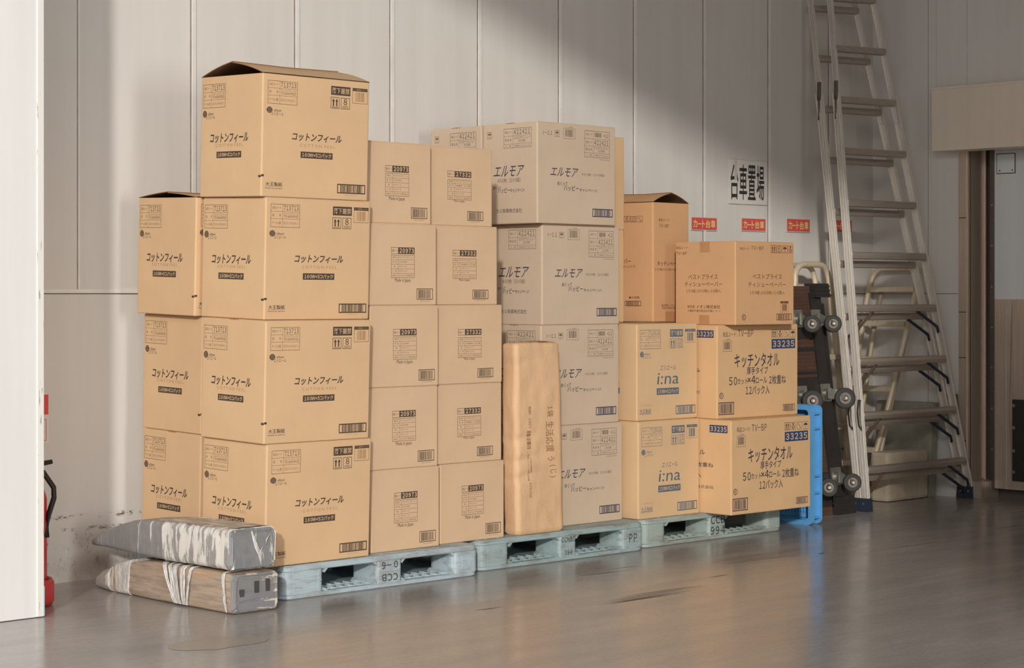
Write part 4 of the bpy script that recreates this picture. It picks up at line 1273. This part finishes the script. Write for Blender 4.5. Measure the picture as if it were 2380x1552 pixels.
# ================================================================ blue crate on its side
CX, CY = 8.95, 6.775
o = empty('plastic_crate', (CX + .05, CY + .22, 0), 'bright blue plastic crate stood on its edge beside the last pallet', 'crate')
D_, H_, T_ = .44, .652, .095
def rr2(y0, z0, y1, z1, x, r=.03, k=5):
    pts = []
    for cy, cz, s in ((y1 - r, z1 - r, 0), (y0 + r, z1 - r, 90), (y0 + r, z0 + r, 180), (y1 - r, z0 + r, 270)):
        for i in range(k + 1):
            t = R(s + 90*i/k); pts.append((x, cy + r*math.cos(t), cz + r*math.sin(t)))
    return pts
def frame_ring(mb, x0, x1, ox, inn, mi=0):
    a = rr2(CY + ox, ox, CY + D_ - ox, H_ - ox, x0); b = rr2(CY + ox, ox, CY + D_ - ox, H_ - ox, x1)
    c = rr2(CY + inn, inn, CY + D_ - inn, H_ - inn, x1, .02); d_ = rr2(CY + inn, inn, CY + D_ - inn, H_ - inn, x0, .02)
    n = len(a); vs = a + b + c + d_
    fs = [(k*n + i, k*n + (i+1) % n, ((k+1) % 4)*n + (i+1) % n, ((k+1) % 4)*n + i) for k in range(4) for i in range(n)]
    mb.add(vs, fs, mi, False)
mb = MB(); frame_ring(mb, CX, CX + .022, 0, .027); mb.build('rim', [M['blue']], o)
mb = MB(); frame_ring(mb, CX + .022, CX + T_ - .014, .024, .032); mb.build('side_wall', [M['blue']], o)
mb = MB(); frame_ring(mb, CX + T_ - .014, CX + T_, .002, .05); mb.build('base_rim', [M['blue']], o)
for z in (.035, .17, .262, .52, .60):
    mb = MB().box((CX + .02, CY + .003, z), (CX + T_ - .012, CY + .026, z + .008)); mb.build('rib', [M['blue']], o)
mb = MB()
for i in range(19): mb.box((CX + T_ - .013, CY + .03 + i*.02, .03), (CX + T_ - .003, CY + .039 + i*.02, H_ - .03))
for i in range(29): mb.box((CX + T_ - .012, CY + .03, .045 + i*.02), (CX + T_ - .004, CY + D_ - .03, .053 + i*.02))
mb.build('base_grid', [M['blue']], o)

# ================================================================ dolly leaning on its end
o = empty('platform_dolly', (9.3, 7.05, 0), 'black and brown wheeled dolly stood on end behind the blue crate', 'dolly')
def dy(z): return 7.025 + .14*z
DX0, DX1, DH = 9.125, 9.575, 1.30
lean = Vector((0, .14, 1)).normalized()
def dbox(mb, x0, x1, z0, z1, n0, n1, mi=0):
    """slab on the leaning deck: n0..n1 measured out of the underside towards the front"""
    vs = []
    for z in (z0, z1):
        for nn in (n0, n1):
            for x in (x0, x1): vs.append((x, dy(z) - nn, z))
    mb.add(vs, [(0,1,3,2), (4,6,7,5), (0,4,5,1), (2,3,7,6), (0,2,6,4), (1,5,7,3)], mi)
mb = MB()
dbox(mb, DX1 - .10, DX1, .04, DH - .04, -.03, .012); dbox(mb, DX0, DX0 + .08, .04, DH - .04, -.03, .012)
for z0, z1 in ((.05, .24), (.57, .78), (.80, .815), (.93, .95), (1.0, 1.14)): dbox(mb, DX0 + .08, DX1 - .10, z0, z1, -.03, .006)
dbox(mb, DX1, DX1 + .012, .1, DH - .1, -.03, .02)
mb.build('deck_frame', [M['black']], o)
mb = MB()
for i in range(21): dbox(mb, DX0 + .08 + i*.0185, DX0 + .084 + i*.0185, .0, DH, -.02, .004)
for i in range(60): dbox(mb, DX0 + .08, DX1 - .10, .004 + i*.0216, .018 + i*.0216, -.018, .0)
mb.build('deck_grid', [M['brownmesh']], o)
for x0, x1, z0, z1 in ((DX1 - .10, DX1 + .075, .002, .10), (DX1 - .075, DX1 + .06, 1.235, 1.315), (DX0 - .03, DX0 + .08, .002, .10), (DX0 - .03, DX0 + .08, 1.235, 1.315)):
    mb = MB(); dbox(mb, x0, x1, z0, z1, -.04, .035)
    for k in range(3): dbox(mb, x0 - .002, x1 + .004, z0 + .012 + k*.024, z0 + .02 + k*.024, -.042, .038)
    mb.build('corner_bumper', [M['black']], o)
AX = Vector((-.62, -.78, .06)).normalized()
for px, wx, wy, wz, rad, hub in ((9.505, 9.508, 7.05, 1.085, .050, 0), (9.335, 9.330, 7.065, 1.085, .050, 0), (9.52, 9.555, 7.0, .66, .060, 1), (9.30, 9.27, 7.015, .655, .060, 1),
                                 (9.53, 9.535, 6.935, .185, .052, 0), (9.345, 9.325, 6.945, .17, .052, 0)):
    w = Vector((wx, wy, wz)); zp = wz + .03
    mb = MB(); dbox(mb, px - .045, px + .04, zp - .05, zp + .05, .012, .020)
    cs = mb.build('caster', [M['galv']], o)
    mb = MB()
    prf = ((.55, .013), (.80, .015), (.96, .015), (1.0, .010), (1.0, -.010), (.96, -.015), (.80, -.015), (.55, -.013))
    a, b = mb.frame(AX); rg = []
    for rr_, q in prf: rg.append([w + AX*q + (a*math.cos(2*math.pi*i/28) + b*math.sin(2*math.pi*i/28))*rad*rr_ for i in range(28)])
    mb.loft(rg + [rg[0]], 0, True, cap=False)
    mb.build('wheel', [M['rubber']], cs)
    mb = MB()
    mb.cyl(w - AX*.011, w + AX*.011, rad*.58, n=24); mb.cyl(w + AX*.011, w + AX*.020, rad*.30, rad*.22, n=16)
    mb.build('hub', [M['steel_dark']], cs)
    mb = MB(); base = Vector((px, dy(zp) - .02, zp))
    for q in (-.024, .024):
        s = AX*q; up = Vector((0, 0, 1))
        A = [base + s + up*.035, base + s - up*.035, w + s - up*.012, w + s - up*.002, w + s + up*.012]
        mb.add([tuple(p) for p in A] + [tuple(p + AX*.003) for p in A], [(0,1,2,3,4), (9,8,7,6,5)] + [(i, (i+1) % 5, 5 + (i+1) % 5, 5 + i) for i in range(5)])
    mb.cyl(w - AX*.028, w + AX*.03, .008, n=10)
    mb.cyl(base, base + Vector((0, -.012, 0)), .026, n=16)
    mb.build('fork', [M['galv']], cs)

# ================================================================ gold step ladders
def gold_rail(par, pts, r=.019, name='rail', up=(0, 1, 0)):
    mb = MB(); mb.tube(pts, r, 12, up=up); return mb.build(name, [M['gold']], par)
o = empty('step_ladder', (9.88, 7.46, 0), 'folded gold step ladder with rounded top, behind the black dolly', 'ladder', 'gold step ladders')
def arch(xl, xr, yb, yt, zt, spread, rr_=.09):
    P = []
    P += [(xl - spread, yb, .002), (xl - spread*.55, yb + (yt-yb)*.35, zt*.4), (xl, yb + (yt-yb)*.9, zt - rr_)]
    for i in range(1, 6):
        t = math.pi - i*math.pi/12; P.append((xl + rr_ + rr_*math.cos(t), yt, zt - rr_ + rr_*math.sin(t)))
    P.append((xl + rr_, yt, zt))
    Q = [(xr - rr_, yt, zt)]
    for i in range(1, 6):
        t = math.pi/2 - i*math.pi/12; Q.append((xr - rr_ + rr_*math.cos(t), yt, zt - rr_ + rr_*math.sin(t)))
    Q += [(xr, yb + (yt-yb)*.9, zt - rr_), (xr + spread*.55, yb + (yt-yb)*.35, zt*.4), (xr + spread, yb, .002)]
    return P + Q
gold_rail(o, arch(9.70, 10.03, 7.43, 7.47, 1.43, .19), .018, 'front_frame')
gold_rail(o, arch(9.655, 9.985, 7.50, 7.54, 1.425, .19), .016, 'rear_frame')
for z in (.24, .46, .67, .88, 1.10, 1.27):
    t = 1 - z/1.40; xl = 9.70 - .19*t; xr = 10.03 + .19*t; y = 7.43 + .04*z/1.4
    mb = MB().box((xl, y - .05, z - .02), (xr, y + .03, z + .012), 0, .004)
    for k in range(3): mb.box((xl + .02, y - .052, z - .015 + k*.009), (xr - .02, y - .048, z - .011 + k*.009), 0)
    mb.build('tread', [M['gold']], o)
mb = MB().box((9.745, 7.47, .25), (10.10, 7.478, 1.32)); 
o = empty('step_ladder', (10.66, 7.45, 0), 'gold step ladder leaning on the side wall behind the tall ladder', 'ladder', 'gold step ladders')
def gx(z): return 10.30 + .335*min(z, 1.45)
L = [(7.50, .003), (7.52, .10), (7.54, .22), (7.61, .40), (7.645, .62), (7.665, .95), (7.675, 1.25), (7.668, 1.325)]
RR = [(7.33, 1.325), (7.318, 1.25), (7.335, .95), (7.355, .62), (7.365, .45), (7.385, .28), (7.40, .12), (7.40, .003)]
cyc = []
for i in range(1, 6): cyc.append((7.588 + .08*math.cos(i*math.pi/12), 1.335 + .08*math.sin(i*math.pi/12)))
cy2 = []
for i in range(1, 6): cy2.append((7.41 + .08*math.cos(math.pi/2 + i*math.pi/12), 1.335 + .08*math.sin(math.pi/2 + i*math.pi/12)))
path = [(gx(z), y, z) for y, z in L + cyc + [(7.588, 1.415), (7.41, 1.415)] + cy2 + RR]
gold_rail(o, path, .018, 'front_frame', (1, 0, 0))
for z in (.30, .44, .67, .85, 1.07, 1.285):
    i0 = min(L, key=lambda q: abs(q[1] - z)); i1 = min(RR, key=lambda q: abs(q[1] - z)); x = gx(z)
    MB().box((x - .03, i1[0], z - .018), (x + .03, i0[0], z + .014), 0, .004).build('tread', [M['gold']], o)
gold_rail(o, [(gx(z) + .05, y - .01, z) for y, z in ((7.52, .003), (7.58, .4), (7.62, 1.0), (7.62, 1.3))], .014, 'rear_leg', (1, 0, 0))
gold_rail(o, [(gx(z) + .05, y + .01, z) for y, z in ((7.38, .003), (7.37, .4), (7.35, 1.0), (7.35, 1.3))], .014, 'rear_leg', (1, 0, 0))

# ================================================================ concrete block and grey board
o = MB().box((10.262, 7.20, .001), (10.69, 7.33, .30), 0, .02)
tag(o.build('concrete_block', [M['concrete']], None, (10.47, 7.265, 0)), 'stained concrete block on the floor under the bottom rung of the tall ladder', 'concrete block')
mb = MB()
mb.prism([(0, 0), (.06, 0), (.06, .0), (.10, .58), (.04, .58)], (10.72, 7.215, .001), (10.72, 7.63, .001), (1, 0, 0), (0, 0, 1))
tag(mb.build('grey_board', [M['slab']], None, (10.77, 7.42, 0)), 'grey stone board leaning on the side wall behind the gold ladder', 'board')

# ================================================================ the tall aluminium ladder
LC = 10.30
o = empty('folding_ladder', (LC, 7.04, 0), 'tall aluminium double ladder with blue feet, folded and leaning on the wall', 'ladder')
def lpt(z, sct, sd, dx=0.0):
    x = 9.768 + .0965*z if sd < 0 else 10.832 - .157*z
    y = (7.015, 7.062)[sct] + ((.160, .126), (.192, .156))[sct][0 if sd < 0 else 1]*z
    return Vector((x - sd*dx, y, z))
ZT = 3.28
def channel(w, dp, t=.003):
    """C profile, u away from the ladder centre, v towards the front"""
    g = .006; o = .003
    p = [(0, 0), (w, 0), (w, dp*.08), (w + o, dp*.10), (w + o, dp*.22), (w - g, dp*.25), (w - g, dp*.36), (w + o, dp*.39), (w + o, dp*.46), (w - g*.6, dp*.49),
         (w - g*.6, dp*.60), (w + o, dp*.63), (w + o, dp*.70), (w - g, dp*.73), (w - g, dp*.82), (w + o, dp*.85), (w + o, dp*.95), (w, dp), (w*.62, dp), (w*.58, dp - .0035), (w*.34, dp - .0035), (w*.30, dp),
         (0, dp), (0, dp - t), (w - g - .004, dp - t), (w - g - .004, t), (0, t)]
    return p
for sct in (0, 1):
    for sd in (-1, 1):
        def pt(z): return lpt(z, sct, sd)
        mb = MB().prism(channel(.022, .046), pt(.012), pt(2.46), (sd, 0, 0), (0, -1, 0))
        ol = mb.build('outer_rail', [M['alu']], o)
        mb = MB().prism(channel(.016, .036), pt(2.30) + Vector((-sd*.006, -.004, 0)), pt(ZT) + Vector((-sd*.006, -.004, 0)), (sd, 0, 0), (0, -1, 0))
        mb.build('inner_rail', [M['alu']], o)
        if True:
            a = pt(2.42); q = pt(.55)
            if sd < 0:
                mb = MB().box((a.x - .030, a.y - .040, 2.42), (a.x - .020, a.y - .014, 2.53), 0, .003)
                mb.tube([(a.x - .027, a.y - .027, 2.44), (a.x - .030, a.y - .03, 2.36), (a.x - .034, a.y - .03, 2.30)], .005, 6)
                mb.build('top_lock', [M['steel_dark']], o)
            mb = MB().tube([(q.x + sd*.026, q.y - .03, .64), (q.x + sd*.034, q.y - .03, .56), (q.x + sd*.032, q.y - .035, .49), (q.x + sd*.026, q.y - .05, .46)], [.009, .009, .008, .007], 8)
            mb.build('hook', [M['steel_dark']], o)
    for k in range(10):
        z = .232 + .3125*k - (.05 if sct else 0)
        pl_, pr_ = lpt(z, sct, -1, .001), lpt(z, sct, 1, .001)
        prof = [(-.023, .018), (-.026, .0), (-.023, -.018), (.010, -.022), (.026, -.012), (.026, .014), (.012, .022)]
        mb = MB().prism([(a, b) for a, b in prof], pl_ - Vector((0, .023, 0)), pr_ - Vector((0, .023, 0)), (0, 1, 0), (0, 0, 1))
        mb.build('rung', [M['alu_rung_shaded']], o)
        if k < 4:
            for sd in (-1, 1):
                z2 = z - .135
                f_ = .17/(pr_ - pl_).length
                A = (pl_ if sd < 0 else pr_).lerp(pr_ if sd < 0 else pl_, f_); B_ = lpt(z2, sct, sd, .012)
                mb = MB().tube([(A.x, A.y - .03, z - .02), (A.x + sd*.02, A.y - .034, z - .03), (B_.x - sd*.012, B_.y - .036, z2 + .02), (B_.x, B_.y - .036, z2 - .015)], .010, 8, flat=.6)
                mb.build('brace', [M['brace'] if sd > 0 else M['brace_brown']], o)
for sd in (-1, 1):
    x = lpt(0, 0, sd).x + sd*.012
    mb = MB()
    for yy in (7.0, 7.055):
        a = [(x - .030, yy - .030, 0.001), (x + .030, yy - .030, 0.001), (x + .030, yy + .030, 0.001), (x - .030, yy + .030, 0.001)]
        b = [(x - .022, yy - .027, .075), (x + .022, yy - .027, .075), (x + .022, yy + .027, .075), (x - .022, yy + .027, .075)]
        mb.add(a + b, [(0,3,2,1), (4,5,6,7), (0,1,5,4), (1,2,6,5), (2,3,7,6), (3,0,4,7)], 0)
        mb.cyl((x - .028, yy, .045), (x - .023, yy, .045), .006, n=10, mi=1)
    mb.build('foot', [M['brace'], M['galv']], o)
